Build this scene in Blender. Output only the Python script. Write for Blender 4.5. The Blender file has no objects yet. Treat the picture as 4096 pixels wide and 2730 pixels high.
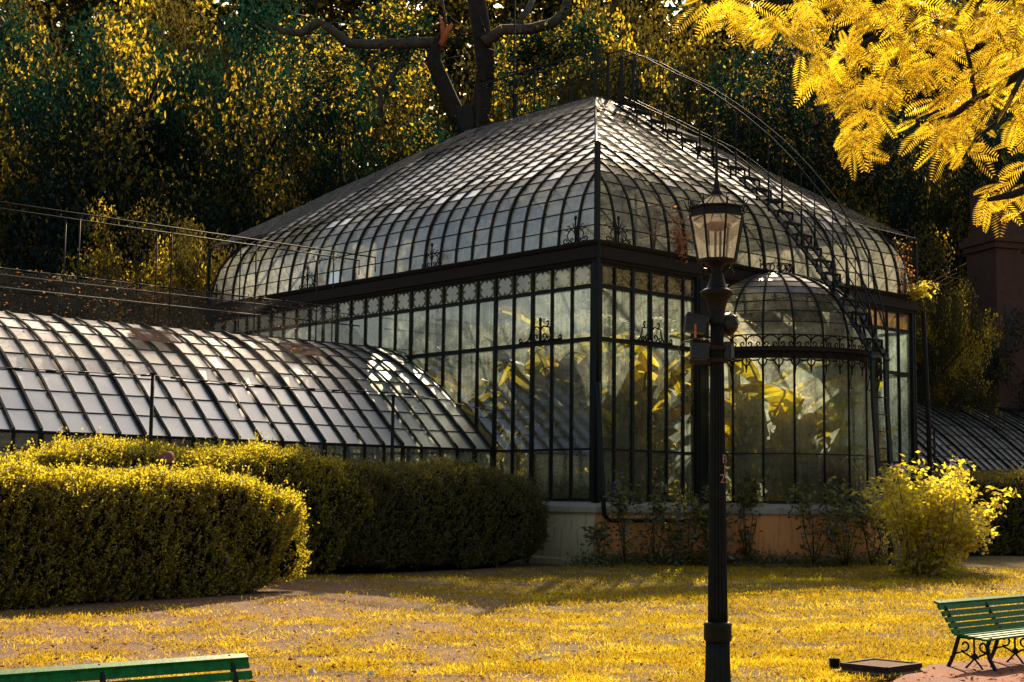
import bpy, math, random
import numpy as np
from mathutils import Vector, Matrix
random.seed(7); RNG = np.random.default_rng(11)
scene = bpy.context.scene
COL = scene.collection

# ------------------------------------------------------------------ camera
CAM = np.array([-27.735, -27.234, 1.7])
_f, _pit, _rol, _az = 5878.5, .106288, .012271, .736843
_fw = np.array([0, math.cos(_pit), math.sin(_pit)]); _ri = np.array([1., 0, 0]); _up = np.cross(_ri, _fw)
_r = _ri*math.cos(_rol)+_up*math.sin(_rol); _u = -_ri*math.sin(_rol)+_up*math.cos(_rol)
_A = np.array([[math.cos(_az), math.sin(_az), 0], [-math.sin(_az), math.cos(_az), 0], [0, 0, 1]])
CF, CR, CU = _A@_fw, _A@_r, _A@_u
camd = bpy.data.cameras.new('camera'); cam = bpy.data.objects.new('camera', camd); COL.objects.link(cam)
M = Matrix(((CR[0], CU[0], -CF[0], CAM[0]), (CR[1], CU[1], -CF[1], CAM[1]), (CR[2], CU[2], -CF[2], CAM[2]), (0, 0, 0, 1)))
cam.matrix_world = M
camd.sensor_width = 36; camd.lens = 36*_f/4096; camd.clip_start = .1; camd.clip_end = 2000
scene.camera = cam
def at(px, py, depth):
    """a point that stands `depth` metres in front of the viewpoint"""
    d = CF*_f+CR*(px-2048)-CU*(py-1365)
    return CAM+d*(depth/_f)
def on_ground(px, depth):
    p = at(px, 1365, depth); return np.array([p[0], p[1], 0.])

# ------------------------------------------------------------------ world, sun, exposure
SUN_EL = math.radians(33); SUN_DIR = np.array([.78, .625])
SUN_DIR = SUN_DIR/np.linalg.norm(SUN_DIR)
w = bpy.data.worlds.new('World'); scene.world = w; w.use_nodes = True
nt = w.node_tree; nt.nodes.clear()
sk = nt.nodes.new('ShaderNodeTexSky'); sk.sky_type = 'NISHITA'; sk.sun_disc = False
sk.sun_elevation = SUN_EL; sk.sun_rotation = math.atan2(SUN_DIR[0], SUN_DIR[1])
sk.altitude = 20; sk.air_density = 1.0; sk.dust_density = 3.0; sk.ozone_density = .7
bg = nt.nodes.new('ShaderNodeBackground'); bg.inputs[1].default_value = .095
ow = nt.nodes.new('ShaderNodeOutputWorld')
mx = nt.nodes.new('ShaderNodeMixRGB'); mx.blend_type = 'MULTIPLY'; mx.inputs[0].default_value = 1; mx.inputs[2].default_value = (1, .92, .76, 1)
nt.links.new(sk.outputs[0], mx.inputs[1]); nt.links.new(mx.outputs[0], bg.inputs[0]); nt.links.new(bg.outputs[0], ow.inputs[0])
sl = bpy.data.lights.new('sun', 'SUN'); sl.energy = 5; sl.angle = math.radians(.5); sl.color = (1, .78, .50)
so = bpy.data.objects.new('sun', sl); COL.objects.link(so)
sd = Vector((SUN_DIR[0]*math.cos(SUN_EL), SUN_DIR[1]*math.cos(SUN_EL), math.sin(SUN_EL)))
so.rotation_euler = sd.to_track_quat('Z', 'Y').to_euler(); so.location = (30, 20, 40)
scene.view_settings.view_transform = 'Standard'; scene.view_settings.look = 'None'
scene.view_settings.exposure = .95; scene.view_settings.gamma = 1
scene.render.engine = 'CYCLES'
cy = scene.cycles
cy.max_bounces = 8; cy.diffuse_bounces = 3; cy.glossy_bounces = 2; cy.transmission_bounces = 4
cy.transparent_max_bounces = 24; cy.caustics_reflective = False; cy.caustics_refractive = False
cy.sample_clamp_indirect = 6

# ------------------------------------------------------------------ materials
class NT:
    def __init__(s, name):
        s.m = bpy.data.materials.new(name); s.m.use_nodes = True; s.t = s.m.node_tree; s.t.nodes.clear()
        s.out = s.t.nodes.new('ShaderNodeOutputMaterial')
    def n(s, ty, **kw):
        x = s.t.nodes.new('ShaderNode'+ty)
        for k, v in kw.items():
            if k in x.inputs.keys() if isinstance(k, str) else False: s.set(x, k, v)
            else: setattr(x, k, v)
        return x
    def set(s, node, k, v):
        if isinstance(v, bpy.types.NodeSocket): s.t.links.new(v, node.inputs[k])
        else: node.inputs[k].default_value = v
    def coord(s, scale=(1, 1, 1), kind='Object'):
        tc = s.n('TexCoord'); mp = s.n('Mapping'); s.t.links.new(tc.outputs[kind], mp.inputs[0])
        mp.inputs['Scale'].default_value = scale; return mp.outputs[0]
    def noise(s, scale, detail=4, rough=.6, vec=None, dist=0):
        x = s.n('TexNoise'); x.inputs['Scale'].default_value = scale; x.inputs['Detail'].default_value = detail
        x.inputs['Roughness'].default_value = rough; x.inputs['Distortion'].default_value = dist
        if vec is None: vec = s.coord()
        s.t.links.new(vec, x.inputs['Vector']); return x.outputs['Fac']
    def ramp(s, fac, stops):
        x = s.n('ValToRGB'); s.t.links.new(fac, x.inputs[0]); e = x.color_ramp.elements
        while len(e) < len(stops): e.new(.5)
        for i, (p, c) in enumerate(stops):
            e[i].position = p; e[i].color = (c[0], c[1], c[2], 1) if hasattr(c, '__len__') else (c, c, c, 1)
        return x.outputs[0]
    def mixc(s, fac, a, b):
        x = s.n('MixRGB'); s.set(x, 0, fac)
        for k, v in ((1, a), (2, b)):
            s.set(x, k, v if isinstance(v, bpy.types.NodeSocket) else (v[0], v[1], v[2], 1))
        return x.outputs[0]
    def mixs(s, fac, a, b):
        x = s.n('MixShader'); s.set(x, 0, fac); s.t.links.new(a, x.inputs[1]); s.t.links.new(b, x.inputs[2]); return x.outputs[0]
    def col(s, c): return c if isinstance(c, bpy.types.NodeSocket) else (c[0], c[1], c[2], 1)
    def shader(s, ty, **kw):
        x = s.n('Bsdf'+ty)
        for k, v in kw.items():
            k = k.replace('_', ' ')
            s.set(x, k, s.col(v) if k in ('Color', 'Base Color') else v)
        return x.outputs[0]
    def bump(s, h, strength=.3, dist=.02):
        b = s.n('Bump'); b.inputs['Strength'].default_value = strength; b.inputs['Distance'].default_value = dist
        s.t.links.new(h, b.inputs['Height']); return b.outputs[0]
    def done(s, sh): s.t.links.new(sh, s.out.inputs[0]); return s.m

def mat_iron(name, c=(.006, .008, .007), rust=.25, rough=.5):
    m = NT(name); n = m.noise(9, 6, .7); n2 = m.noise(1.3, 3)
    f = m.ramp(n, [(.5, 0), (.72, rust)])
    c1 = m.mixc(f, c, (.07, .03, .014)); c2 = m.mixc(n2, c1, (c[0]*1.8, c[1]*1.8, c[2]*1.8))
    return m.done(m.shader('Principled', Base_Color=c2, Roughness=rough+.1, Specular_IOR_Level=.22, Normal=m.bump(n, .25, .01)))
IRON = mat_iron('painted_iron'); IRON_RUST = mat_iron('rusty_iron', (.018, .012, .009), .9, .7)
LAMPIRON = mat_iron('lamp_iron', (.006, .008, .007), .6, .5)
IRON_BROWN = mat_iron('brown_iron', (.010, .007, .005), .6, .6)

def mat_glass(name, clear, tint, dirt, haze=(.10, .13, .125), gl=.12, rough=.25, streak=True, grime=.6):
    """dusty horticultural glass: see-through, with a dirt film that scatters light"""
    m = NT(name)
    co = m.coord((6, 6, .8) if streak else (2, 2, 2))
    n = m.noise(1.4, 6, .7, co); n2 = m.noise(.9, 3, .6); n3 = m.noise(28, 3, .8)
    gi = m.n('NewGeometry')
    a = m.n('Math', operation='MULTIPLY'); m.t.links.new(n, a.inputs[0]); m.t.links.new(n2, a.inputs[1])
    a2 = m.n('Math', operation='ADD'); m.t.links.new(a.outputs[0], a2.inputs[0])
    rr = m.n('Math', operation='MULTIPLY'); m.t.links.new(gi.outputs['Random Per Island'], rr.inputs[0]); rr.inputs[1].default_value = .13
    m.t.links.new(rr.outputs[0], a2.inputs[1])
    fac = m.ramp(a2.outputs[0], [(.15, max(0, dirt-.42)), (.42, min(1, dirt+.38))])
    tr = m.shader('Transparent', Color=clear)
    dc = m.mixc(n3, haze, tint)
    di = m.shader('Diffuse', Color=dc); tl = m.shader('Translucent', Color=m.mixc(n2, tint, (tint[0]*.7, tint[1]*.75, tint[2]*.7)))
    g1 = m.noise(2.3, 7, .75, m.coord((1, 1, 1))); g2 = m.noise(11, 4, .7)
    gr = m.n('Math', operation='MULTIPLY'); m.t.links.new(g1, gr.inputs[0]); m.t.links.new(g2, gr.inputs[1])
    gk = m.ramp(gr.outputs[0], [(.14, 0), (.36, grime)])
    dc2 = m.mixc(gk, dc, (.035, .035, .028)); tc2 = m.mixc(gk, m.mixc(n2, tint, (tint[0]*.7, tint[1]*.75, tint[2]*.7)), (.16, .14, .09))
    di = m.shader('Diffuse', Color=dc2); tl = m.shader('Translucent', Color=tc2)
    film = m.mixs(.82, di, tl)
    body = m.mixs(fac, tr, film)
    gs = m.shader('Glossy', Color=(1, 1, 1), Roughness=rough)
    fr = m.n('Fresnel'); fr.inputs[0].default_value = 1.45
    k = m.n('Math', operation='MULTIPLY'); m.t.links.new(fr.outputs[0], k.inputs[0]); k.inputs[1].default_value = gl
    return m.done(m.mixs(k.outputs[0], body, gs))
WALLGLASS = mat_glass('wall_glass', (.86, .94, .91), (.78, .94, .90), .22, haze=(.08, .13, .12), gl=.3, rough=.08)
ROOFGLASS = mat_glass('roof_glass', (.86, .93, .90), (.94, .92, .82), .42, haze=(.21, .205, .17), gl=.3, rough=.32, streak=False)
FARGLASS = mat_glass('rear_roof_glass', (.95, .97, .95), (.66, .62, .50), .0, gl=.3, rough=.3, streak=False)
ROOFWHITE = mat_glass('limewashed_glass', (.84, .84, .78), (1, .90, .80), .48, haze=(.46, .40, .36), gl=1.5, rough=.36, streak=False)
WINGGLASS = mat_glass('wing_roof_glass', (.75, .8, .78), (.90, .84, .78), .56, haze=(.25, .225, .21), gl=.9, rough=.34, streak=False)
AMBERGLASS = mat_glass('amber_stained_glass', (.8, .45, .12), (.55, .26, .07), .5, haze=(.2, .10, .04), gl=.5, rough=.2)
FRET = mat_glass('backlit_motif', (.95, .92, .84), (1, .90, .76), .95, haze=(.85, .76, .62), gl=.3, rough=.4)  # near-white colour stands in for daylight showing through the clear etched glass
FRETBACK = NT('dark_frosted_panel'); FRETBACK = FRETBACK.done(FRETBACK.mixs(.5, FRETBACK.shader('Diffuse', Color=(.07, .05, .03)), FRETBACK.shader('Transparent', Color=(.34, .27, .15))))

def mat_net(name, c, cover, gl=.04):
    m = NT(name); n = m.noise(2.2, 5, .7); n2 = m.noise(60, 2, .5)
    f = m.ramp(n, [(.3, cover-.10), (.7, cover+.10)])
    tr = m.shader('Transparent', Color=(1, 1, 1)); d = m.shader('Diffuse', Color=m.mixc(n2, c, (c[0]*1.8, c[1]*1.8, c[2]*1.8)))
    g = m.shader('Glossy', Color=(.8, .8, .8), Roughness=.4)
    return m.done(m.mixs(f, tr, m.mixs(gl, d, g)))
NET = mat_net('shade_cloth', (.10, .095, .09), .15)
NET2 = mat_net('doubled_shade_cloth', (.06, .06, .06), .68)
NETROLL = mat_net('rolled_shade_cloth', (.03, .03, .032), .95)

def mat_plaster(name, c, c2):
    m = NT(name); n = m.noise(1.6, 8, .7); n2 = m.noise(14, 6, .75); z = m.n('SeparateXYZ')
    m.t.links.new(m.coord(), z.inputs[0])
    s = m.noise(2.5, 4, .6, m.coord((5, 5, .7)))
    a = m.mixc(m.ramp(n, [(.35, 0), (.7, .8)]), c, c2); b = m.mixc(m.ramp(s, [(.52, 0), (.75, .6)]), a, (.10, .085, .06))
    mo = m.n('MapRange'); m.t.links.new(z.outputs[2], mo.inputs[0]); mo.inputs[1].default_value = .05; mo.inputs[2].default_value = .65
    mo.inputs[3].default_value = .75; mo.inputs[4].default_value = 0
    mm = m.n('Math', operation='MULTIPLY'); m.t.links.new(mo.outputs[0], mm.inputs[0]); m.t.links.new(n2, mm.inputs[1])
    b = m.mixc(mm.outputs[0], b, (.06, .06, .035))
    return m.done(m.shader('Principled', Base_Color=b, Roughness=.9, Normal=m.bump(n2, .3, .01)))
PLASTER = mat_plaster('terracotta_plaster', (.85, .33, .10), (.70, .30, .11))
PLASTER_GREY = mat_plaster('grey_old_plaster', (.70, .54, .32), (.48, .42, .27))
COPING = mat_plaster('stone_coping', (.44, .36, .27), (.30, .27, .22))

def mat_leaf(name, refl, trans, tf=.5, var=.25, gloss=.06, patch=None, rough=.45, dark=.15, clump=0):
    m = NT(name); gi = m.n('NewGeometry'); r = gi.outputs['Random Per Island']
    oi = m.n('ObjectInfo')
    n = m.noise(.35, 3, .6, m.coord(kind='Generated') if False else None)
    rc = m.ramp(r, [(0, [x*(1-var) for x in refl]), (1, [x*(1+var) for x in refl])])
    t2 = patch or [x*(.45) for x in trans]
    tc = m.ramp(r, [(0, t2), (dark, t2), (min(.99, dark+.2), trans), (1, [min(1, x*1.15) for x in trans])])
    if clump:
        nn = m.noise(clump, 3, .6, m.coord()); k = m.ramp(nn, [(.52, 0), (.57, 1)]); tc = m.mixc(k, t2, tc); rc = m.mixc(k, rc, [min(1, c*2.2) for c in refl])
    d = m.shader('Diffuse', Color=rc); t = m.shader('Translucent', Color=tc)
    g = m.shader('Glossy', Color=(.9, .95, 1), Roughness=rough)
    return m.done(m.mixs(gloss, m.mixs(tf, d, t), g))
LEAF_BG = [mat_leaf('evergreen_leaves', (.006, .022, .015), (1, .66, .03), .5, patch=(.008, .04, .022), gloss=.015, dark=.25, clump=2.0),  # gold clumps in these tree leaf colours imitate sun glints in dark crowns
           mat_leaf('golden_leaves', (.03, .035, .010), (1, .68, .03), .62, patch=(.10, .08, .012), gloss=.015, dark=.15, clump=2.0),
           mat_leaf('bluegreen_leaves', (.005, .020, .017), (.9, .58, .03), .45, patch=(.005, .035, .022), gloss=.015, dark=.4, clump=2.4)]
LEAF_GOLD = mat_leaf('jacaranda_leaves', (.30, .22, .02), (1, .72, .02), .72, patch=(.60, .40, .02), clump=1.6, gloss=.03)
LEAF_HEDGE = mat_leaf('boxwood_leaves', (.022, .018, .004), (1, .80, .03), .5, patch=(.30, .20, .02), gloss=.05)
LEAF_HEDGE_SHADED = mat_leaf('shaded_boxwood_leaves', (.050, .048, .012), (.42, .32, .03), .42, patch=(.16, .14, .02), gloss=.04)  # boxwood again, translucency dimmed to put the shade of these hedges into colour
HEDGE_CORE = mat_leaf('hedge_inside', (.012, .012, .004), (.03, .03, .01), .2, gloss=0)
LEAF_SHRUB = mat_leaf('sunny_shrub_leaves', (.24, .18, .015), (1, .80, .04), .66, patch=(.7, .55, .04))
LEAF_WEED = mat_leaf('weed_leaves', (.035, .055, .020), (.55, .45, .05), .45, patch=(.10, .14, .03))
LEAF_BANANA = mat_leaf('banana_leaf', (.14, .12, .01), (1, .72, .02), .66, patch=(.55, .38, .02), gloss=.04, rough=.4)
LEAF_BANANA2 = mat_leaf('green_banana_leaf', (.03, .055, .025), (.55, .45, .03), .5, patch=(.10, .15, .03), gloss=.04, rough=.4)
LEAF_PALM = mat_leaf('palm_leaflets', (.04, .08, .04), (.55, .45, .08), .5, patch=(.14, .22, .06))
LEAF_DRY = mat_leaf('dry_leaves', (.35, .12, .04), (.75, .28, .06), .5)
LEAF_CORDY = mat_leaf('red_cordyline_leaves', (.16, .05, .03), (.65, .22, .06), .5)
PETAL = mat_leaf('mauve_petals', (.32, .10, .38), (.55, .2, .6), .5)
VIOLET = mat_leaf('violet_petals', (.10, .04, .35), (.25, .1, .7), .5)
GRASS = mat_leaf('grass_blades', (.22, .155, .014), (1, .72, .03), .55, patch=(.55, .38, .02), gloss=.0, dark=.3, clump=.9)
def mat_simple(name, c, rough=.8, n_s=8, var=.5, metal=0, bump=.3, spec=.4):
    m = NT(name); n = m.noise(n_s, 6, .7)
    cc = m.mixc(m.ramp(n, [(.3, 0), (.7, 1)]), [x*(1-var) for x in c], [min(1, x*(1+var*.6)) for x in c])
    return m.done(m.shader('Principled', Base_Color=cc, Roughness=rough, Metallic=metal, Specular_IOR_Level=spec, Normal=m.bump(n, bump, .02)))
BARK = mat_simple('bark', (.026, .022, .018), .95, 5, .6, bump=.8)
BARK_PALE = mat_simple('lichen_bark', (.075, .068, .055), .9, 3, .7, bump=.8)
WOUND = mat_simple('torn_wood', (.55, .17, .06), .9, 6, .4, bump=.7)
TWIG = mat_simple('dry_twig', (.22, .13, .09), .9, 20)
STEM = mat_simple('weed_stem', (.06, .05, .03), .8, 10)
BSTEM = mat_simple('banana_stem', (.22, .18, .08), .7, 6)
SOIL = mat_simple('greenhouse_soil', (.05, .035, .022), .95, 4)
GREEN = mat_simple('green_bench_paint', (.003, .15, .025), .5, 14, .6, bump=.15, spec=.2)
CONCRETE = mat_simple('concrete', (.20, .15, .12), .9, 12)
BLACK = mat_simple('black_plastic', (.012, .012, .012), .45, 5)
LENS = mat_simple('lamp_lens', (.25, .10, .06), .2, 6)
ORANGE = mat_simple('rusted_orange_strip', (.5, .14, .05), .6, 6)
PAINTMARK = mat_simple('faded_pink_paint', (.42, .25, .20), .8, 30)
WHITE = mat_simple('white_litter', (.7, .62, .52), .6, 9)
def _brick(name, c1, c2, mort, sc=3.2):
    m = NT(name); b = m.n('TexBrick'); b.inputs['Scale'].default_value = sc
    b.inputs['Color1'].default_value = (*c1, 1); b.inputs['Color2'].default_value = (*c2, 1); b.inputs['Mortar'].default_value = (*mort, 1)
    tc = m.n('TexCoord'); s = m.n('SeparateXYZ'); c = m.n('CombineXYZ'); m.t.links.new(tc.outputs['Object'], s.inputs[0])
    ad = m.n('Math', operation='ADD'); m.t.links.new(s.outputs[0], ad.inputs[0]); m.t.links.new(s.outputs[1], ad.inputs[1])
    m.t.links.new(ad.outputs[0], c.inputs[0]); m.t.links.new(s.outputs[2], c.inputs[1]); m.t.links.new(c.outputs[0], b.inputs[0])
    n = m.noise(3, 5); cc = m.mixc(n, b.outputs[0], (c1[0]*.4, c1[1]*.4, c1[2]*.4))
    return m.done(m.shader('Principled', Base_Color=cc, Roughness=.95, Normal=m.bump(b.outputs[1], .5, .02)))
BRICK = _brick('old_brick', (.13, .055, .035), (.09, .04, .03), (.10, .08, .07))
BRICKRED = _brick('red_brick', (.36, .11, .06), (.26, .08, .05), (.2, .14, .11), 6)
def mat_lantern():
    m = NT('lantern_glass'); n = m.noise(5, 5); tr = m.shader('Transparent', Color=(.95, .85, .72))
    tl = m.shader('Translucent', Color=(.52, .54, .50)); df = m.shader('Diffuse', Color=(.26, .27, .26))
    gl = m.shader('Glossy', Color=(1, 1, 1), Roughness=.15)
    return m.done(m.mixs(.06, m.mixs(m.ramp(n, [(.3, .22), (.7, .5)]), tr, m.mixs(.45, tl, df)), gl))
LANTERN = mat_lantern()

# ------------------------------------------------------------------ mesh helpers
ORG = {}
def tag(o, label=None, cat=None, group=None, kind=None):
    if label: o['label'] = label
    if cat: o['category'] = cat
    if group: o['group'] = group
    if kind: o['kind'] = kind
    return o
def empty(name, loc, label=None, cat=None, group=None):
    o = bpy.data.objects.new(name, None); COL.objects.link(o); o.location = [float(v) for v in loc]
    o.empty_display_size = .2; ORG[o.name] = np.array(loc, float); return tag(o, label, cat, group)
def link_mesh(name, me, parent=None, org=None):
    o = bpy.data.objects.new(name, me); COL.objects.link(o)
    if parent is not None:
        o.parent = parent; ORG[o.name] = ORG[parent.name]
    else:
        o.location = [float(v) for v in org]; ORG[o.name] = np.array(org, float)
    return o
def np_mesh(name, V, F, mats, mi=None, smooth=False):
    """V (n,3), F (m,k) equal-sized faces"""
    me = bpy.data.meshes.new(name); V = np.asarray(V, np.float32); F = np.asarray(F, np.int32)
    me.vertices.add(len(V)); me.vertices.foreach_set('co', V.ravel())
    k = F.shape[1]; me.loops.add(F.size); me.loops.foreach_set('vertex_index', F.ravel())
    me.polygons.add(len(F)); me.polygons.foreach_set('loop_start', np.arange(0, F.size, k, dtype=np.int32))
    me.polygons.foreach_set('loop_total', np.full(len(F), k, np.int32))
    for m in mats: me.materials.append(m)
    if mi is not None: me.polygons.foreach_set('material_index', np.asarray(mi, np.int32))
    if smooth: me.polygons.foreach_set('use_smooth', np.ones(len(F), bool))
    me.update(calc_edges=True); return me
class MB:
    def __init__(s): s.v = []; s.f = []; s.m = []; s.sm = []
    def add(s, vs, fs, mi=0, smooth=False):
        b = len(s.v); s.v += [tuple(map(float, v)) for v in vs]
        for f in fs: s.f.append([b+i for i in f]); s.m.append(mi); s.sm.append(smooth)
        return s
    def box(s, a, b, mi=0):
        x0, y0, z0 = a; x1, y1, z1 = b
        s.add([(x0, y0, z0), (x1, y0, z0), (x1, y1, z0), (x0, y1, z0), (x0, y0, z1), (x1, y0, z1), (x1, y1, z1), (x0, y1, z1)],
              [(0, 3, 2, 1), (4, 5, 6, 7), (0, 1, 5, 4), (1, 2, 6, 5), (2, 3, 7, 6), (3, 0, 4, 7)], mi); return s
    def bar(s, p, q, w, h, up=(0, 0, 1), mi=0):
        p = np.array(p, float); q = np.array(q, float); d = q-p; L = np.linalg.norm(d)
        if L < 1e-6: return s
        d /= L; up = np.array(up, float); x = np.cross(d, up)
        if np.linalg.norm(x) < 1e-3: x = np.cross(d, (1, 0, 0))
        x /= np.linalg.norm(x); y = np.cross(x, d); x = x*w/2; y = y*h/2
        vs = [p-x-y, p+x-y, p+x+y, p-x+y, q-x-y, q+x-y, q+x+y, q-x+y]
        s.add(vs, [(0, 1, 2, 3), (7, 6, 5, 4), (0, 4, 5, 1), (1, 5, 6, 2), (2, 6, 7, 3), (3, 7, 4, 0)], mi); return s
    def path(s, pts, w, h, up=(0, 0, 1), mi=0):
        """continuous rectangular section swept along a polyline; `up` fixes the side axis"""
        P = [np.array(p, float) for p in pts]; n = len(P); rows = []
        for i in range(n):
            a = P[max(i-1, 0)]; b = P[min(i+1, n-1)]; d = b-a; d /= max(np.linalg.norm(d), 1e-9)
            x = np.cross(d, up); l = np.linalg.norm(x); x = x/l if l > 1e-6 else np.array([1., 0, 0])
            y = np.cross(x, d); rows.append([P[i]-x*w/2-y*h/2, P[i]+x*w/2-y*h/2, P[i]+x*w/2+y*h/2, P[i]-x*w/2+y*h/2])
        vs = [v for r in rows for v in r]; fs = [(3, 2, 1, 0), (4*n-4, 4*n-3, 4*n-2, 4*n-1)]
        for i in range(n-1):
            for k in range(4): a = 4*i+k; b = 4*i+(k+1) % 4; fs.append((a, b, b+4, a+4))
        s.add(vs, fs, mi); return s
    def tube(s, pts, r, seg=6, mi=0, smooth=True):
        P = [np.array(p, float) for p in pts]; n = len(P)
        R = r if hasattr(r, '__len__') else [r]*n
        vs = []; ref = None
        for i in range(n):
            a = P[max(i-1, 0)]; b = P[min(i+1, n-1)]; d = b-a; d /= max(np.linalg.norm(d), 1e-9)
            if ref is None:
                ref = np.cross(d, (0, 0, 1)); 
                if np.linalg.norm(ref) < .05: ref = np.cross(d, (1, 0, 0))
            x = ref-d*(ref@d); x /= max(np.linalg.norm(x), 1e-9); ref = x; y = np.cross(d, x)
            for k in range(seg):
                t = 2*math.pi*k/seg; vs.append(P[i]+(x*math.cos(t)+y*math.sin(t))*R[i])
        fs = []
        for i in range(n-1):
            for k in range(seg): a = i*seg+k; b = i*seg+(k+1) % seg; fs.append((a, b, b+seg, a+seg))
        fs.append(tuple(range(seg))[::-1]); fs.append(tuple(range((n-1)*seg, n*seg)))
        s.add(vs, fs, mi, smooth); return s
    def lathe(s, prof, seg=24, c=(0, 0, 0), mi=0, smooth=True, flute=0, nf=0):
        vs = []; fs = []; n = len(prof)
        for r, z in prof:
            for k in range(seg):
                t = 2*math.pi*k/seg; rr = r*(1-flute*(.5+.5*math.cos(nf*t))) if flute else r
                vs.append((c[0]+rr*math.cos(t), c[1]+rr*math.sin(t), c[2]+z))
        for i in range(n-1):
            for k in range(seg): a = i*seg+k; b = i*seg+(k+1) % seg; fs.append((a, b, b+seg, a+seg))
        fs.append(tuple(range(seg))[::-1]); fs.append(tuple(range((n-1)*seg, n*seg)))
        s.add(vs, fs, mi, smooth); return s
    def ball(s, c, r, seg=8, mi=0, sq=1):
        prof = [(r*math.sin(math.pi*i/6)+1e-4, -r*sq*math.cos(math.pi*i/6)) for i in range(7)]
        return s.lathe(prof, seg, c, mi)
    def build(s, name, mats, parent=None, org=(0, 0, 0), world=True):
        if not isinstance(mats, (list, tuple)): mats = [mats]
        me = bpy.data.meshes.new(name); o0 = ORG[parent.name] if parent is not None else np.array(org, float)
        if not world: o0 = np.zeros(3)
        V = [(v[0]-o0[0], v[1]-o0[1], v[2]-o0[2]) for v in s.v]
        me.from_pydata(V, [], s.f)
        for m in mats: me.materials.append(m)
        me.polygons.foreach_set('material_index', s.m); me.polygons.foreach_set('use_smooth', s.sm); me.update()
        return link_mesh(name, me, parent, org)
def scroll(mb, o, ex, ez, pts2, w=.018, mi=0, off=None):
    """flat iron strip following 2D points (in plane ex, ez from origin o)"""
    o = np.array(o, float); ex = np.array(ex, float); ez = np.array(ez, float)
    P = [o+ex*a+ez*b for a, b in pts2]; mb.tube(P, w/2, 5, mi)
def spiral(cx, cy, r0, r1, a0, a1, n=14):
    return [(cx+(r0+(r1-r0)*i/n)*math.cos(a0+(a1-a0)*i/n), cy+(r0+(r1-r0)*i/n)*math.sin(a0+(a1-a0)*i/n)) for i in range(n+1)]
def copy_tree(o, parent=None):
    c = o.copy(); COL.objects.link(c)
    for k in ('label', 'category', 'group'):
        if parent is not None and k in c: del c[k]
    if parent is not None: c.parent = parent
    for ch in o.children: copy_tree(ch, c)
    return c
def norm(a): return a/np.maximum(np.linalg.norm(a, axis=-1, keepdims=True), 1e-9)
def leaves(P, D, L, W, droop=0.0):
    """rhombic leaves: P base, D unit direction, L length, W width -> V,F"""
    n = len(P); S = norm(np.cross(D, RNG.normal(size=(n, 3)))); L = np.broadcast_to(L, (n,))[:, None]; W = np.broadcast_to(W, (n,))[:, None]
    V = np.empty((n, 4, 3)); V[:, 0] = P; V[:, 1] = P+D*L*.45+S*W*.5; V[:, 2] = P+D*L; V[:, 3] = P+D*L*.45-S*W*.5
    if droop: V[:, 2, 2] -= droop*L[:, 0]
    return V.reshape(-1, 3), np.arange(4*n).reshape(n, 4)

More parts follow.
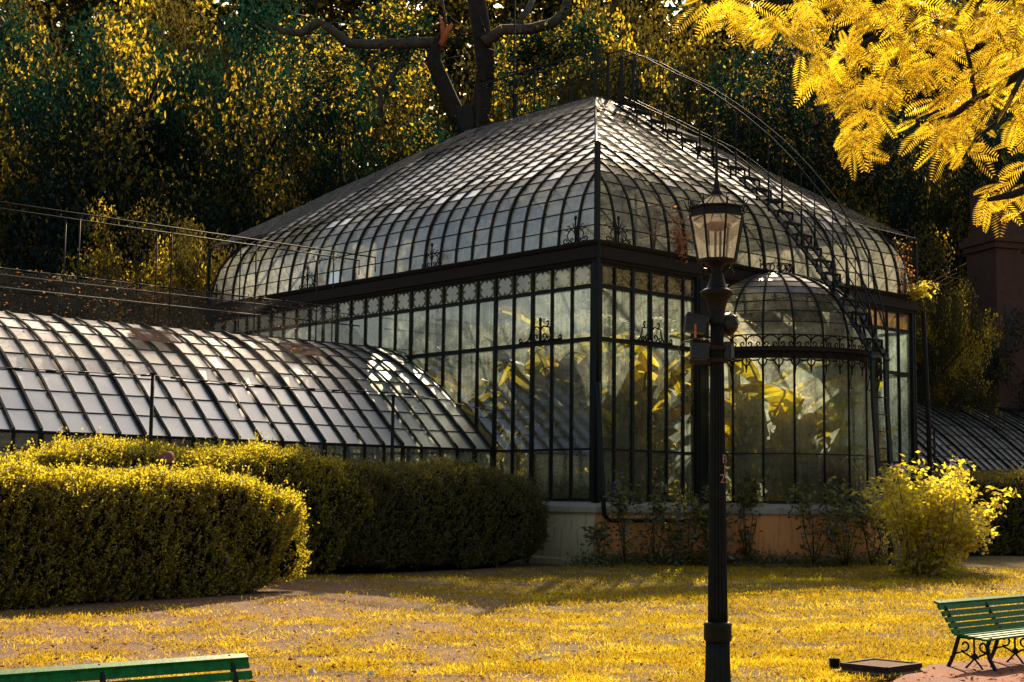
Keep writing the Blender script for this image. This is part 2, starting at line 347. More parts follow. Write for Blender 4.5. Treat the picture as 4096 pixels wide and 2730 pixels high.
# ------------------------------------------------------------------ ground
def build_ground():
    m = NT('lawn_soil'); v = m.coord()
    n1 = m.noise(.55, 6, .65, v, .4); n2 = m.noise(6, 6, .75, v); n3 = m.noise(45, 3, .8, v); nz = m.noise(.18, 3, .5, v)
    sx = m.n('SeparateXYZ'); m.t.links.new(v, sx.inputs[0])
    # bare pink soil towards the near left, turf elsewhere
    a = m.n('Math', operation='SUBTRACT'); m.t.links.new(sx.outputs[1], a.inputs[0]); m.t.links.new(sx.outputs[0], a.inputs[1])
    b = m.n('MapRange'); m.t.links.new(a.outputs[0], b.inputs[0]); b.inputs[1].default_value = -4; b.inputs[2].default_value = 9
    b.inputs[3].default_value = -.10; b.inputs[4].default_value = .16
    s = m.n('Math', operation='ADD'); m.t.links.new(b.outputs[0], s.inputs[0]); m.t.links.new(n1, s.inputs[1])
    mask = m.ramp(s.outputs[0], [(.43, 0), (.60, 1)])
    turf = m.mixc(m.ramp(n2, [(.3, 0), (.7, 1)]), (.12, .08, .008), (.40, .26, .025))
    soil = m.mixc(m.ramp(n2, [(.35, 0), (.7, 1)]), (.20, .095, .045), (.56, .29, .155))
    c = m.mixc(mask, turf, soil); c = m.mixc(m.ramp(n3, [(.44, 0), (.56, .9)]), c, (.05, .028, .010))
    c = m.mixc(m.ramp(n3, [(.30, .5), (.38, 0)]), c, (.55, .38, .12))
    mat = m.done(m.shader('Principled', Base_Color=c, Roughness=.95, Normal=m.bump(n3, .9, .03)))
    mb = MB()
    xs = [-600, -60, -35]+list(np.arange(-34, 30, 1.0))+[40, 80, 600]; ys = [-600, -60, -35]+list(np.arange(-34, 26, 1.0))+[40, 80, 600]
    idx = {}
    vs = []
    for i, x in enumerate(xs):
        for j, y in enumerate(ys):
            z = .05*math.sin(x*.7+y*.3)*math.sin(y*.6-.4)*(1 if -33 < x < 29 and -33 < y < 25 else 0)-.05
            vs.append((x, y, z))
    n = len(ys); fs = [(i*n+j, (i+1)*n+j, (i+1)*n+j+1, i*n+j+1) for i in range(len(xs)-1) for j in range(n-1)]
    mb.add(vs, fs, 0, True); o = mb.build('lawn', mat); tag(o, kind='structure')
    # brick-dust path
    m = NT('brick_dust'); n1 = m.noise(1.2, 5, .6); n2 = m.noise(30, 4, .8)
    c = m.mixc(m.ramp(n1, [(.3, 0), (.7, 1)]), (.16, .045, .025), (.32, .10, .055)); c = m.mixc(m.ramp(n2, [(.5, 0), (.68, .8)]), c, (.10, .035, .025))
    c = m.mixc(m.ramp(n2, [(.28, .7), (.4, 0)]), c, (.8, .5, .36))
    mat = m.done(m.shader('Principled', Base_Color=c, Roughness=.9, Normal=m.bump(n2, .8, .02)))
    e = [(-18.6, -20.9), (-17.2, -20.1), (-15.9, -19.35), (-15.0, -19.0), (-13.97, -18.66), (-12.75, -18.75), (-11.2, -18.9), (-6, -19.4), (6, -21)]
    mb = MB(); N = len(e); vs = []
    for x, y in e: vs += [(x, y, .012), (x+1.5, y-14, .012)]
    mb.add(vs, [(2*i, 2*i+1, 2*i+3, 2*i+2) for i in range(N-1)]); o = mb.build('path', mat, org=(0, 0, .03)); tag(o, kind='structure')
    o.location.z = .045
build_ground()

def grass():
    n = 560000
    d = 1/(1/11.0+RNG.random(n)*(1/40.0-1/11.0)); lat = (RNG.random(n)-.5)*.80*d*1.0
    fh = norm(np.array([CF[0], CF[1], 0])); rh = np.array([fh[1], -fh[0], 0])
    P = np.array([CAM[0], CAM[1], 0])+fh*d[:, None]+rh*lat[:, None]
    # keep clumps, thin out on bare soil, off the path and under the hedges
    x, y = P[:, 0], P[:, 1]
    k = np.sin(x*1.9+np.sin(y*2.3)*1.5)*np.sin(y*2.1+np.sin(x*1.3)*1.7)+.6*np.sin(x*5.3+y*3.1)*np.sin(y*6.1-x*2.2)
    bare = np.clip((y-x+4)/13, 0, 1)
    keep = (RNG.random(n) < np.clip(.74-.66*bare+.50*k, .05, 1)) & (y < -.9) & ~((x > 4) & (x < 11) & (y > -3.9))
    keep &= ~((y < -19.2-.15*(x+14)) & (x > -16.5)) & ~((x < -11.9) & (y > -6.2) & (y < -2.8))
    P = P[keep]; d = d[keep]; n = len(P)
    P[:, 2] = -.03+.05*np.sin(P[:, 0]*.7+P[:, 1]*.3)*np.sin(P[:, 1]*.6-.4)
    D = norm(np.stack([RNG.normal(size=n)*.75, RNG.normal(size=n)*.75, np.abs(RNG.normal(size=n))*.6+.35], 1))
    L = (.024+.038*RNG.random(n)**2)*(.8+d/28); W = (.0034+.004*RNG.random(n))*(.7+d/16)
    V, F = leaves(P, D, L, W)
    o = link_mesh('grass', np_mesh('grass', V, F, [GRASS]), None, (0, 0, 0)); tag(o, 'yellow green tufts of grass over the lawn', 'grass', kind='stuff')
grass()
def litter():
    n = 2600
    d = 1/(1/11.0+RNG.random(n)*(1/34.0-1/11.0)); lat = (RNG.random(n)-.5)*.8*d
    fh = norm(np.array([CF[0], CF[1], 0])); rh = np.array([fh[1], -fh[0], 0])
    P = np.array([CAM[0], CAM[1], 0])+fh*d[:, None]+rh*lat[:, None]; P = P[(P[:, 1] < -1.2)]; n = len(P); P[:, 2] = .03
    q = (P[:, 1] < -19.2-.15*(P[:, 0]+14))
    P = np.concatenate([P, P[q]+RNG.normal(size=(q.sum(), 3))*[.3, .3, 0], P[q]+RNG.normal(size=(q.sum(), 3))*[.4, .4, 0]]); n = len(P)
    D = norm(np.stack([RNG.normal(size=n), RNG.normal(size=n), RNG.normal(size=n)*.25], 1))
    V, F = leaves(P, D, .03+.05*RNG.random(n), .014+.02*RNG.random(n))
    o = link_mesh('leaf_litter', np_mesh('leaf_litter', V, F, [mat_leaf('fallen_leaves', (.15, .06, .025), (.35, .15, .05), .3, gloss=0)]), None, (0, 0, 0))
    tag(o, 'small brown fallen leaves strewn over lawn and path', 'fallen leaves', kind='stuff')
litter()

# ------------------------------------------------------------------ glasshouse pavilion
WX, WY = 15.05, 19.75
ZS, Z3, Z2, Z1, ZT, ZE = 1.64, 3.01, 5.94, 7.37, 8.0, 8.55
PROF = [(0, 8.55), (.03, 9.0), (.10, 9.45), (.22, 9.9), (.42, 10.3), (.72, 10.68), (1.1, 11.03), (1.6, 11.4), (2.2, 11.84), (2.9, 12.33), (3.6, 12.83), (4.35, 13.37), (5.1, 13.92), (5.85, 14.46), (6.6, 15.0)]
S1 = 6.6
pav = empty('glasshouse', (WX/2, WY/2, 0), 'large iron and glass plant house with curved hipped roof and rounded bay', 'greenhouse')
# side maps: (t along the wall, s inward, z) -> world ; side 0 = left face (x=0), 1 = front face (y=0)
SIDES = [lambda t, s, z: (s, t, z), lambda t, s, z: (t, s, z), lambda t, s, z: (WX-s, t, z), lambda t, s, z: (t, WY-s, z)]
SLEN = [WY, WX, WY, WX]
CX, BR = 7.525, 3.03   # bay centre and radius
def arc(a, r, z): return (CX+r*math.cos(a), r*math.sin(a), z)
# plinth
def plinth():
    rect = lambda e: [(-e, -e), (WX+e, -e), (WX+e, WY+e), (-e, WY+e)]
    def ring(mb, e0, z0, e1, z1, mi):
        A = rect(e0); B = rect(e1)
        for i in range(4):
            j = (i+1) % 4
            if i == 0:   # front side broken by the bay
                r0, r1 = BR+e0, BR+e1
                mb.add([(A[0][0], A[0][1], z0), (CX-r0, A[0][1], z0), (CX-r1, B[0][1], z1), (B[0][0], B[0][1], z1)], [(0, 1, 2, 3)], mi)
                mb.add([(CX+r0, A[0][1], z0), (A[1][0], A[1][1], z0), (B[1][0], B[1][1], z1), (CX+r1, B[1][1], z1)], [(0, 1, 2, 3)], mi)
                N = 32; vs = []
                for k in range(N+1):
                    a = math.pi+math.pi*k/N; vs += [arc(a, r0, z0), arc(a, r1, z1)]
                mb.add(vs, [(2*k, 2*k+2, 2*k+3, 2*k+1) for k in range(N)], mi, True)
            else:
                mb.add([(*A[i], z0), (*A[j], z0), (*B[j], z1), (*B[i], z1)], [(0, 1, 2, 3)], mi if i != 3 else mi)
    mb = MB(); ring(mb, .17, .14, .17, 1.40, 0); 
    # the left face keeps its old grey plaster
    mb.build('plinth', [PLASTER, PLASTER_GREY], pav)
    mb = MB(); mb.box((-.176, -.168, .14), (-.171, WY, 1.36)); mb.build('render_patch', PLASTER_GREY, pav)
    mb = MB()
    for e0, z0, e1, z1 in ((.24, -.1, .24, .10), (.24, .10, .17, .15)): ring(mb, e0, z0, e1, z1, 0)
    mb.build('base_ledge', PLASTER_GREY, pav)
    mb = MB()
    for e0, z0, e1, z1 in ((.17, 1.36, .21, 1.30), (.21, 1.30, .22, 1.335), (.22, 1.335, .24, 1.34), (.24, 1.34, .26, 1.35), (.26, 1.35, .26, 1.49), (.26, 1.49, .02, 1.62), (.02, 1.62, -.12, 1.62)): ring(mb, e0, z0, e1, z1, 0)
    mb.build('coping', COPING, pav)
    mb = MB(); mb.tube([(-.183, 1.62, 1.34), (-.183, 1.70, 1.1), (-.183, 1.66, .8), (-.183, 1.78, .45), (-.183, 1.80, .16)], .006, 4); mb.build('crack', SOIL, pav)
    mb = MB(); mb.box((.05, .05, .02), (WX-.05, WY-.05, .5)); mb.lathe([(BR-.1, .02), (BR-.1, .5)], 32, (CX, 0, 0)); mb.build('floor', SOIL, pav)
plinth()
def clover(mb, P, r):
    """four-lobed rosette: P(a,b)->xyz maps panel coords"""
    for k in range(24):
        pass
def motif_rosette(mbm, P, cx, cz, rx, rz):
    # backlit-white medallion cut in by four fleurons: polygon fan with notches, plus corner dots
    pts = []
    for k in range(48):
        a = 2*math.pi*k/48; q = abs(((a*2/math.pi+.5) % 1)-.5)  # 0 at axes
        r = .58 if q < .06 else (.72 if q < .10 else (.62 if q < .12 else 1.0))
        pts.append((cx+rx*r*math.cos(a), cz+rz*r*math.sin(a)))
    vs = [P(cx, cz)]+[P(*p) for p in pts]; mbm.add(vs, [(0, 1+k, 1+(k+1) % 48) for k in range(48)])
    for sx in (-1, 1):
        for sz in (-1, 1):
            c = (cx+sx*rx*.98, cz+sz*rz*.98); vs = [P(*c)]+[P(c[0]+.035*math.cos(2*math.pi*k/8), c[1]+.035*math.sin(2*math.pi*k/8)) for k in range(8)]
            mbm.add(vs, [(0, 1+k, 1+(k+1) % 8) for k in range(8)])
def strip2(mb, P, pts, w0, w1):
    n = len(pts); vs = []
    for i in range(n):
        a = pts[max(i-1, 0)]; b = pts[min(i+1, n-1)]; dx, dz = b[0]-a[0], b[1]-a[1]; l = math.hypot(dx, dz) or 1
        wd = (w0+(w1-w0)*i/(n-1))/2; vs += [P(pts[i][0]-dz/l*wd, pts[i][1]+dx/l*wd), P(pts[i][0]+dz/l*wd, pts[i][1]-dx/l*wd)]
    mb.add(vs, [(2*i, 2*i+1, 2*i+3, 2*i+2) for i in range(n-1)])
def motif_scroll(mbm, P, x0, x1, z0, z1, flip):
    w = x1-x0; h = z1-z0; X = (lambda u: x1-u*w) if flip else (lambda u: x0+u*w)
    Q = lambda pts: [(X(u), z0+v*h) for u, v in pts]
    strip2(mbm, P, Q([(0.02, .78), (.08, .62), (.2, .56), (.32, .60)]), .05, .015)
    strip2(mbm, P, Q(spiral(.30, .36, .26, .05, 1.9, -6.5, 30)), .05, .03)
    strip2(mbm, P, Q([(.42, .60), (.52, .42), (.62, .18), (.78, .04), (.99, .02)]), .055, .06)
    strip2(mbm, P, Q(spiral(.78, .52, .24, .05, 3.9, -5.0, 30)), .05, .03)
    strip2(mbm, P, Q([(.46, .62), (.48, .75), (.55, .90)]), .05, .01)
    strip2(mbm, P, Q([(.0, .2), (.08, .12), (.16, .2), (.2, .34)]), .05, .015)
    for u, v in ((.03, .9), (.03, .06), (.95, .9)):
        c = Q([(u, v)])[0]; vs = [P(*c)]+[P(c[0]+.03*math.cos(2*math.pi*k/8), c[1]+.03*math.sin(2*math.pi*k/8)) for k in range(8)]
        mbm.add(vs, [(0, 1+k, 1+(k+1) % 8) for k in range(8)])
def wall_window(side, t0, t1, thick0, kind, amber=False, open_from=None):
    """one glazed strip of the wall, sill to cornice: glass (panes) with a frame under it"""
    f = SIDES[side]
    g = MB(); 
    for z0, z1, mi in ((ZS, Z3, 0), (Z3, Z2, 0), (Z2, Z1, 0), (Z1, ZT, 1 if amber else 0)):
        j = random.uniform(-.004, .004)
        g.add([f(t0, .0+j, z0), f(t1, .0, z0), f(t1, .0, z1), f(t0, .0+j*.5, z1)], [(0, 1, 2, 3)], mi)
    w = g.build('window', [WALLGLASS, AMBERGLASS], pav)
    if kind:
        b = MB(); b.add([f(t0+.04, -.006, Z1+.05), f(t1-.04, -.006, Z1+.05), f(t1-.04, -.006, ZT-.06), f(t0+.04, -.006, ZT-.06)], [(0, 1, 2, 3)], 0)
        P = lambda a, c: f(a, -.010, c)
        mm = MB()
        if kind == 'rosette': motif_rosette(mm, P, (t0+t1)/2, (Z1+ZT)/2, (t1-t0)*.36, (ZT-Z1)*.40)
        else: motif_scroll(mm, P, t0+.05, t1-.05, Z1+.06, ZT-.07, kind == 'scrollR')
        off = len(b.v)
        b.add(mm.v, mm.f, 1); b.build('fretwork_pane', [FRETBACK if kind != 'rosette' or side == 1 else FRETGREY, FRET], w)
    fr = MB(); wd = .10 if thick0 else .062
    fr.box(*_mm(f(t0-wd/2, -.05, ZS), f(t0+wd/2, .05, ZT)))
    for z, h in ((Z3, .055), (Z2, .11), (Z1, .10)):
        fr.box(*_mm(f(t0+wd/2, -.04, z-h/2), f(t1-.031, .04, z+h/2)))
        fr.box(*_mm(f(t0+wd/2, -.055, z+h/2-.02), f(t1-.031, -.04, z+h/2)))
    fr.box(*_mm(f(t0+wd/2, -.04, ZS), f(t1-.031, .04, ZS+.07))); fr.box(*_mm(f(t0+wd/2, -.04, ZT-.06), f(t1-.031, .04, ZT)))
    fr.build('frame', IRON, w); return w
def _mm(a, b): return tuple(min(x, y) for x, y in zip(a, b)), tuple(max(x, y) for x, y in zip(a, b))
m_ = NT('grey_frosted_panel'); FRETGREY = m_.done(m_.mixs(.45, m_.shader('Transparent', Color=(.5, .52, .44)), m_.mixs(.5, m_.shader('Diffuse', Color=(.10, .10, .08)), m_.shader('Translucent', Color=(.25, .22, .16)))))
PL = (WY-.28)/25.0
for k in range(25):
    t0 = .14+PL*k
    wall_window(0, t0, t0+PL, k in (0, 5, 10, 15, 20) or k == 3, 'rosette')
fx = [.14, .68, 1.385, 2.09, 2.77, 3.46, 3.93]
kinds = ['rosette', 'scrollL', 'scrollL', 'scrollR', 'scrollR', 'rosette']
for k in range(6): wall_window(1, fx[k], fx[k+1], k in (2, 3), kinds[k])
rx_ = [11.12, 11.6, 12.28, 12.94, 13.58, 14.24]+[14.9]
for k in range(6): wall_window(1, rx_[k], rx_[k+1], k in (0,), '', amber=True)
# rear and far sides, plainer
for side, n in ((2, 12), (3, 10)):
    L = SLEN[side]-.28
    for k in range(n):
        f = SIDES[side]; t0 = .14+L*k/n; t1 = .14+L*(k+1)/n
        g = MB(); g.add([f(t0, 0, ZS), f(t1, 0, ZS), f(t1, 0, ZT), f(t0, 0, ZT)], [(0, 1, 2, 3)]); ww = g.build('window', WALLGLASS, pav)
        fr = MB(); fr.box(*_mm(f(t0-.04, -.04, ZS), f(t0+.04, .04, ZT)))
        for z in (Z3, Z2, Z1): fr.box(*_mm(f(t0+.04, -.035, z-.04), f(t1-.04, .035, z+.04)))
        fr.build('frame', IRON, ww)
# posts, pillars, cornice
for x, y in ((0, 0), (WX, 0), (0, WY), (WX, WY)):
    MB().box((x-.09, y-.09, 1.61), (x+.09, y+.09, 8.06)).tube([(x-.06 if x < 1 else x+.06, y-.06 if y < 1 else y+.06, 1.6), (x-.06 if x < 1 else x+.06, y-.06 if y < 1 else y+.06, 8.05)], .05, 8).build('corner_post', IRON, pav)
for x in (4.24, 10.82):
    MB().box((x-.29, -.12, 1.6), (x-.05, .12, 8.06)).box((x-.05, -.06, 1.6), (x+.29, .10, 8.06)).box((x-.20, -.15, 1.62), (x-.14, -.12, 8.0)).build('pillar', IRON, pav)
def cornice():
    mb = MB(); 
    def ring(e0, z0, e1, z1):
        A = [(-e0, -e0), (WX+e0, -e0), (WX+e0, WY+e0), (-e0, WY+e0)]; B = [(-e1, -e1), (WX+e1, -e1), (WX+e1, WY+e1), (-e1, WY+e1)]
        for i in range(4):
            j = (i+1) % 4; mb.add([(*A[i], z0), (*A[j], z0), (*B[j], z1), (*B[i], z1)], [(0, 1, 2, 3)])
    for a in ((-.1, 8.0, .10, 8.0), (.10, 8.0, .12, 8.06), (.12, 8.06, .15, 8.08), (.15, 8.08, .17, 8.10), (.17, 8.10, .17, 8.42), (.17, 8.42, .22, 8.45), (.22, 8.45, .26, 8.52), (.26, 8.52, .26, 8.56), (.26, 8.56, .24, 8.56), (.24, 8.56, .22, 8.50), (.22, 8.50, .0, 8.49), (0, 8.49, -.1, 8.6)): ring(*a)
    mb.build('cornice', [IRON_BROWN], pav)
cornice()
# roof
def seg_pts(step=.47):
    P = [np.array(p) for p in PROF]; out = [P[0]]; acc = 0
    L = [np.linalg.norm(P[i+1]-P[i]) for i in range(len(P)-1)]; tot = sum(L); n = round(tot/step)
    res = []
    for k in range(n+1):
        d = tot*k/n; i = 0
        while i < len(L)-1 and d > L[i]: d -= L[i]; i += 1
        res.append(tuple(P[i]+(P[i+1]-P[i])*d/L[i]))
    return res
ROWS = seg_pts()
def nrm(i, R):
    a = R[max(i-1, 0)]; b = R[min(i+1, len(R)-1)]; dx, dz = b[0]-a[0], b[1]-a[1]; l = math.hypot(dx, dz); return -dz/l, dx/l
def roof_side(side, n):
    f = SIDES[side]; L = SLEN[side]; g = MB(); cl = lambda t, s: min(max(t, s), L-s)
    bars = MB(); rr = random.Random(side)
    for k in range(n):
        t0 = L*k/n; t1 = L*(k+1)/n
        for i in range(len(ROWS)-1):
            (s0, z0), (s1, z1) = ROWS[i], ROWS[i+1]
            a, b, c, d = cl(t0, s0), cl(t1, s0), cl(t1, s1), cl(t0, s1)
            if b-a < .01: continue
            pw = .012 if i < 5 else (.25 if i < 7 else .96)
            mi = 1 if rr.random() < pw else 0
            e = rr.uniform(-.006, .006)
            o = .012
            vs = [f(a, s0+e-o, z0), f(b, s0+e-o, z0), f(c, s1+e, z1), f(d, s1+e, z1)]
            if c-d < .01: vs = vs[:3]
            g.add(vs, [tuple(range(len(vs)))], mi)
    sl = g.build('roof_slope', [ROOFGLASS, ROOFWHITE] if side < 2 else [FARGLASS, FARGLASS], pav)
    for i in range(1, len(ROWS)-1):
        s0, z0 = ROWS[i]; nx, nz = nrm(i, ROWS)
        if L-2*s0 < .1: continue
        bars.bar(f(s0, s0+nx*.008, z0+nz*.008), f(L-s0, s0+nx*.008, z0+nz*.008), .020, .028)
    bars.build('glazing_laps', IRON_RUST, sl)
    fine = PROF
    for k in range(1, n):
        t = L*k/n; pts = []
        lim = min(t, L-t, S1)
        for i, (s, z) in enumerate(fine):
            nx, nz = nrm(i, fine)
            if s > lim:
                (sa, za) = fine[i-1]; q = (lim-sa)/(s-sa); pts.append(f(t, lim, za+(z-za)*q+.02)); break
            pts.append(f(t, s+nx*.02, z+nz*.02))
        if len(pts) < 2: continue
        thick = .085 if k % 5 == 0 else .05
        MB().path(pts, thick, .07, up=(1, 0, 0) if side in (1, 3) else (0, 1, 0)).build('rib', IRON, sl)
    return sl
roof_side(0, 27); roof_side(1, 21); roof_side(2, 14); roof_side(3, 12)
for (cx, cyy, sx, sy) in ((0, 0, 1, 1), (WX, 0, -1, 1), (0, WY, 1, -1), (WX, WY, -1, -1)):
    pts = [(cx+sx*(s-.02), cyy+sy*(s-.02), z+.03) for s, z in PROF]
    MB().tube(pts, .05, 6).build('hip_rib', IRON, pav)
# ridge platform, its railing
PX0, PX1, PY0, PY1, PZ = S1, WX-S1, S1, WY-S1-.55, 15.0
MB().box((PX0-.05, PY0-.05, 14.93), (PX1+.05, WY-S1+.05, 15.06)).build('platform', IRON, pav)
def railing():
    r = MB(); TZ = 16.72; XA, XB = 7.2, 7.85
    c = [(PX0, PY0), (PX1, PY0), (PX1, PY1), (PX0, PY1)]
    runs = [((PX0, PY0), (PX0, PY1)), ((PX0, PY1), (PX1, PY1)), ((PX1, PY1), (PX1, PY0)), ((PX0, PY0), (XA, PY0)), ((XB, PY0), (PX1, PY0))]
    for a, b in runs:
        a3 = np.array([*a, 0.]); b3 = np.array([*b, 0.]); L = np.linalg.norm(b3-a3)
        for z, w_ in ((TZ, .05), (TZ-.22, .03), (PZ+.17, .03)): r.bar(a3+[0, 0, z], b3+[0, 0, z], w_, w_)
        n = max(1, round(L/.42))
        for k in range(1, n):
            p = a3+(b3-a3)*k/n
            if L > 3 and k == n//2: r.bar(p+[0, 0, 15.05], p+[0, 0, TZ], .05, .05); continue
            r.tube([p+[0, 0, 15.05], p+[0, 0, TZ-.12]], .014, 4); r.ball(tuple(p+[0, 0, TZ-.10]), .034, 6)
            r.ball(tuple(p+[0, 0, 15.75]), .022, 5)
    for x, y in c+[(XA, PY0), (XB, PY0)]: r.box((x-.04, y-.04, 14.95), (x+.04, y+.04, TZ+.03))
    rl = r.build('platform_railing', IRON, pav)
railing()
MB().tube([(PX1, PY1+.12, 15), (PX1, PY1+.12, 17.5), (PX1, PY1+.12, 23)], [.045, .035, .02], 6).build('mast', IRON, pav)
# roof-edge crestings
def cresting(o, ex, parent, s=1.0):
    mb = MB(); ez = (0, 0, 1)
    S = lambda pts, w: scroll(mb, o, ex, ez, [(a*s*1.5, b*s*.92) for a, b in pts], w*s*1.5)
    for q in (-1, 1):
        S([(q*a, b) for a, b in spiral(.36, .14, .13, .03, -2.6, 4.2)], .035)
        S([(q*a, b) for a, b in spiral(.12, .16, .09, .02, -1.6, 5.0)], .03)
        S([(q*a, b) for a, b in [(.10, .02), (.26, .16), (.31, .36), (.24, .54), (.10, .66), (.02, .68)]], .035)
        S([(q*a, b) for a, b in [(.0, .30), (.07, .50), (.16, .62), (.24, .78), (.30, .76)]], .03)
        S([(q*a, b) for a, b in [(0, .3), (.04, .6), (.09, .84), (.12, .86)]], .028)
        S([(q*a, b) for a, b in [(.2, .5), (.32, .60), (.38, .58)]], .03)
    S([(0, 0), (0, 1.02)], .05); S([(-.45, .02), (.45, .02)], .04)
    c = np.array(o)+np.array([0, 0, 1.0*s])
    for k in range(4):
        a = k*math.pi/4; d = np.array(ex)*math.cos(a)*.085*s+np.array([0, 0, math.sin(a)*.085*s]); mb.tube([c-d, c+d], .026*s, 4)
    mb.ball(tuple(c), .035*s, 6)
    return mb.build('cresting', IRON, parent)
for y in (.62, 6.75, 13.3, 19.1): cresting((-.2, y, 8.56), (0, 1, 0), pav, .68)
for x in (.62, 14.4): cresting((x, -.2, 8.56), (1, 0, 0), pav, .68)
# door pediments on transom
def pediment(side, t):
    f = SIDES[side]; o = np.array(f(t, -.07, Z2+.07)); ex = np.array(f(t+1, -.07, Z2+.07))-o; mb = MB()
    S = lambda pts, w=.028: scroll(mb, o, ex, (0, 0, 1), [(a*.9, b*.9) for a, b in pts], w*1.6)
    for q in (-1, 1):
        S([(q*a, b) for a, b in spiral(.18, .14, .11, .03, -1.6, 4.4)])
        S([(q*a, b) for a, b in spiral(.88, .09, .08, .02, -3.0, 3.4)])
        S([(q*a, b) for a, b in [(.02, .36), (.14, .46), (.30, .42), (.42, .40), (.42, .30), (.46, .16), (.55, .04), (.70, .0), (.82, .0)]])
        S([(q*a, b) for a, b in [(.30, .42), (.36, .52), (.34, .60), (.28, .58)]])
        S([(q*a, b) for a, b in spiral(.38, .10, .08, .02, 0, -6)])
    S([(0, 0), (0, .6)], .05); S([(-.95, 0), (.95, 0)], .03); mb.ball(tuple(o+np.array([0, 0, .58])), .05, 6, 0, 1.6)
    mb.build('pediment', IRON, pav)
pediment(0, 2.1); pediment(1, 2.09)
# downpipes and corner masts that carry the shade cloth
MB().tube([(-.18, -.24, 8.5), (-.18, -.24, 4.6)], .045, 8).tube([(-.2, -.26, 4.75), (-.06, -.36, 1.5), (-.02, -.36, 1.28), (.1, -.37, 1.16), (.35, -.38, 1.14), (4.3, -.38, 1.14), (4.4, -.38, 1.14)], .062, 8).build('downpipe', IRON, pav)
MB().tube([(15.1, -.42, 8.05), (15.32, -.42, 4.2), (15.36, -.42, .02)], .08, 8).box((15.0, -.45, 4.4), (15.3, -.40, 4.46)).build('downpipe', IRON_BROWN, pav)
MB().box((-.15, -.15, 8.56), (-.03, -.03, 11.25)).build('corner_mast', IRON, pav)
MB().box((15.1, -.2, 8.56), (15.2, -.1, 10.56)).box((14.6, -.17, 9.2), (15.1, -.14, 9.23)).build('corner_mast', IRON, pav)
MB().box((-.2, 19.72, 8.56), (-.1, 19.82, 10.66)).box((-.18, 19.4, 9.2), (-.15, 19.7, 9.23)).build('corner_mast', IRON, pav)

# ---- rounded bay
bay_n = 11
A0 = math.pi; dA = math.pi/bay_n
for k in range(bay_n):
    a0 = A0+dA*k; a1 = a0+dA; g = MB()
    for z0, z1 in ((ZS, Z3-.02), (Z3-.02, 5.72)):
        vs = []
        for j in range(5):
            a = a0+(a1-a0)*j/4; vs += [arc(a, BR, z0), arc(a, BR, z1)]
        g.add(vs, [(2*j, 2*j+2, 2*j+3, 2*j+1) for j in range(4)], 0, True)
    w_ = g.build('bay_window', WALLGLASS, pav)
    fr = MB(); fr.tube([arc(a0, BR, ZS), arc(a0, BR, 5.75)], .036, 6)
    for z, h in ((ZS+.03, .05), (Z3, .035)): fr.path([arc(a0+(a1-a0)*j/4, BR, z) for j in range(5)], .05, h)
    fr.build('frame', IRON, w_)
DP = [(3.03, 5.98), (3.01, 6.35), (2.95, 6.72), (2.83, 7.05), (2.66, 7.34), (2.43, 7.6), (2.15, 7.83), (1.82, 8.03), (1.45, 8.2), (1.05, 8.34), (.62, 8.44)]
g = MB(); rr = random.Random(3)
for k in range(bay_n):
    a0 = A0+dA*k; a1 = a0+dA
    for i in range(len(DP)-1):
        (r0, z0), (r1, z1) = DP[i], DP[i+1]; mi = 1 if rr.random() < (.04 if i < 5 else .95) else 0
        vs = [];
        for j in range(4):
            a = a0+(a1-a0)*j/3; vs += [arc(a, r0, z0), arc(a, r1, z1)]
        g.add(vs, [(2*j, 2*j+2, 2*j+3, 2*j+1) for j in range(3)], mi, False)
dome = g.build('bay_dome', [ROOFGLASS, ROOFWHITE], pav)
for k in range(bay_n+1):
    a = A0+dA*k; MB().tube([arc(a, r+.02, z+.01) for r, z in DP], .034, 5).build('dome_rib', IRON, dome)
lb = MB()
for r, z in DP[1:-1:1]:
    lb.tube([arc(math.pi+math.pi*j/40, r+.006, z) for j in range(41)], .013, 4)
lb.build('glazing_laps', IRON_RUST, dome)
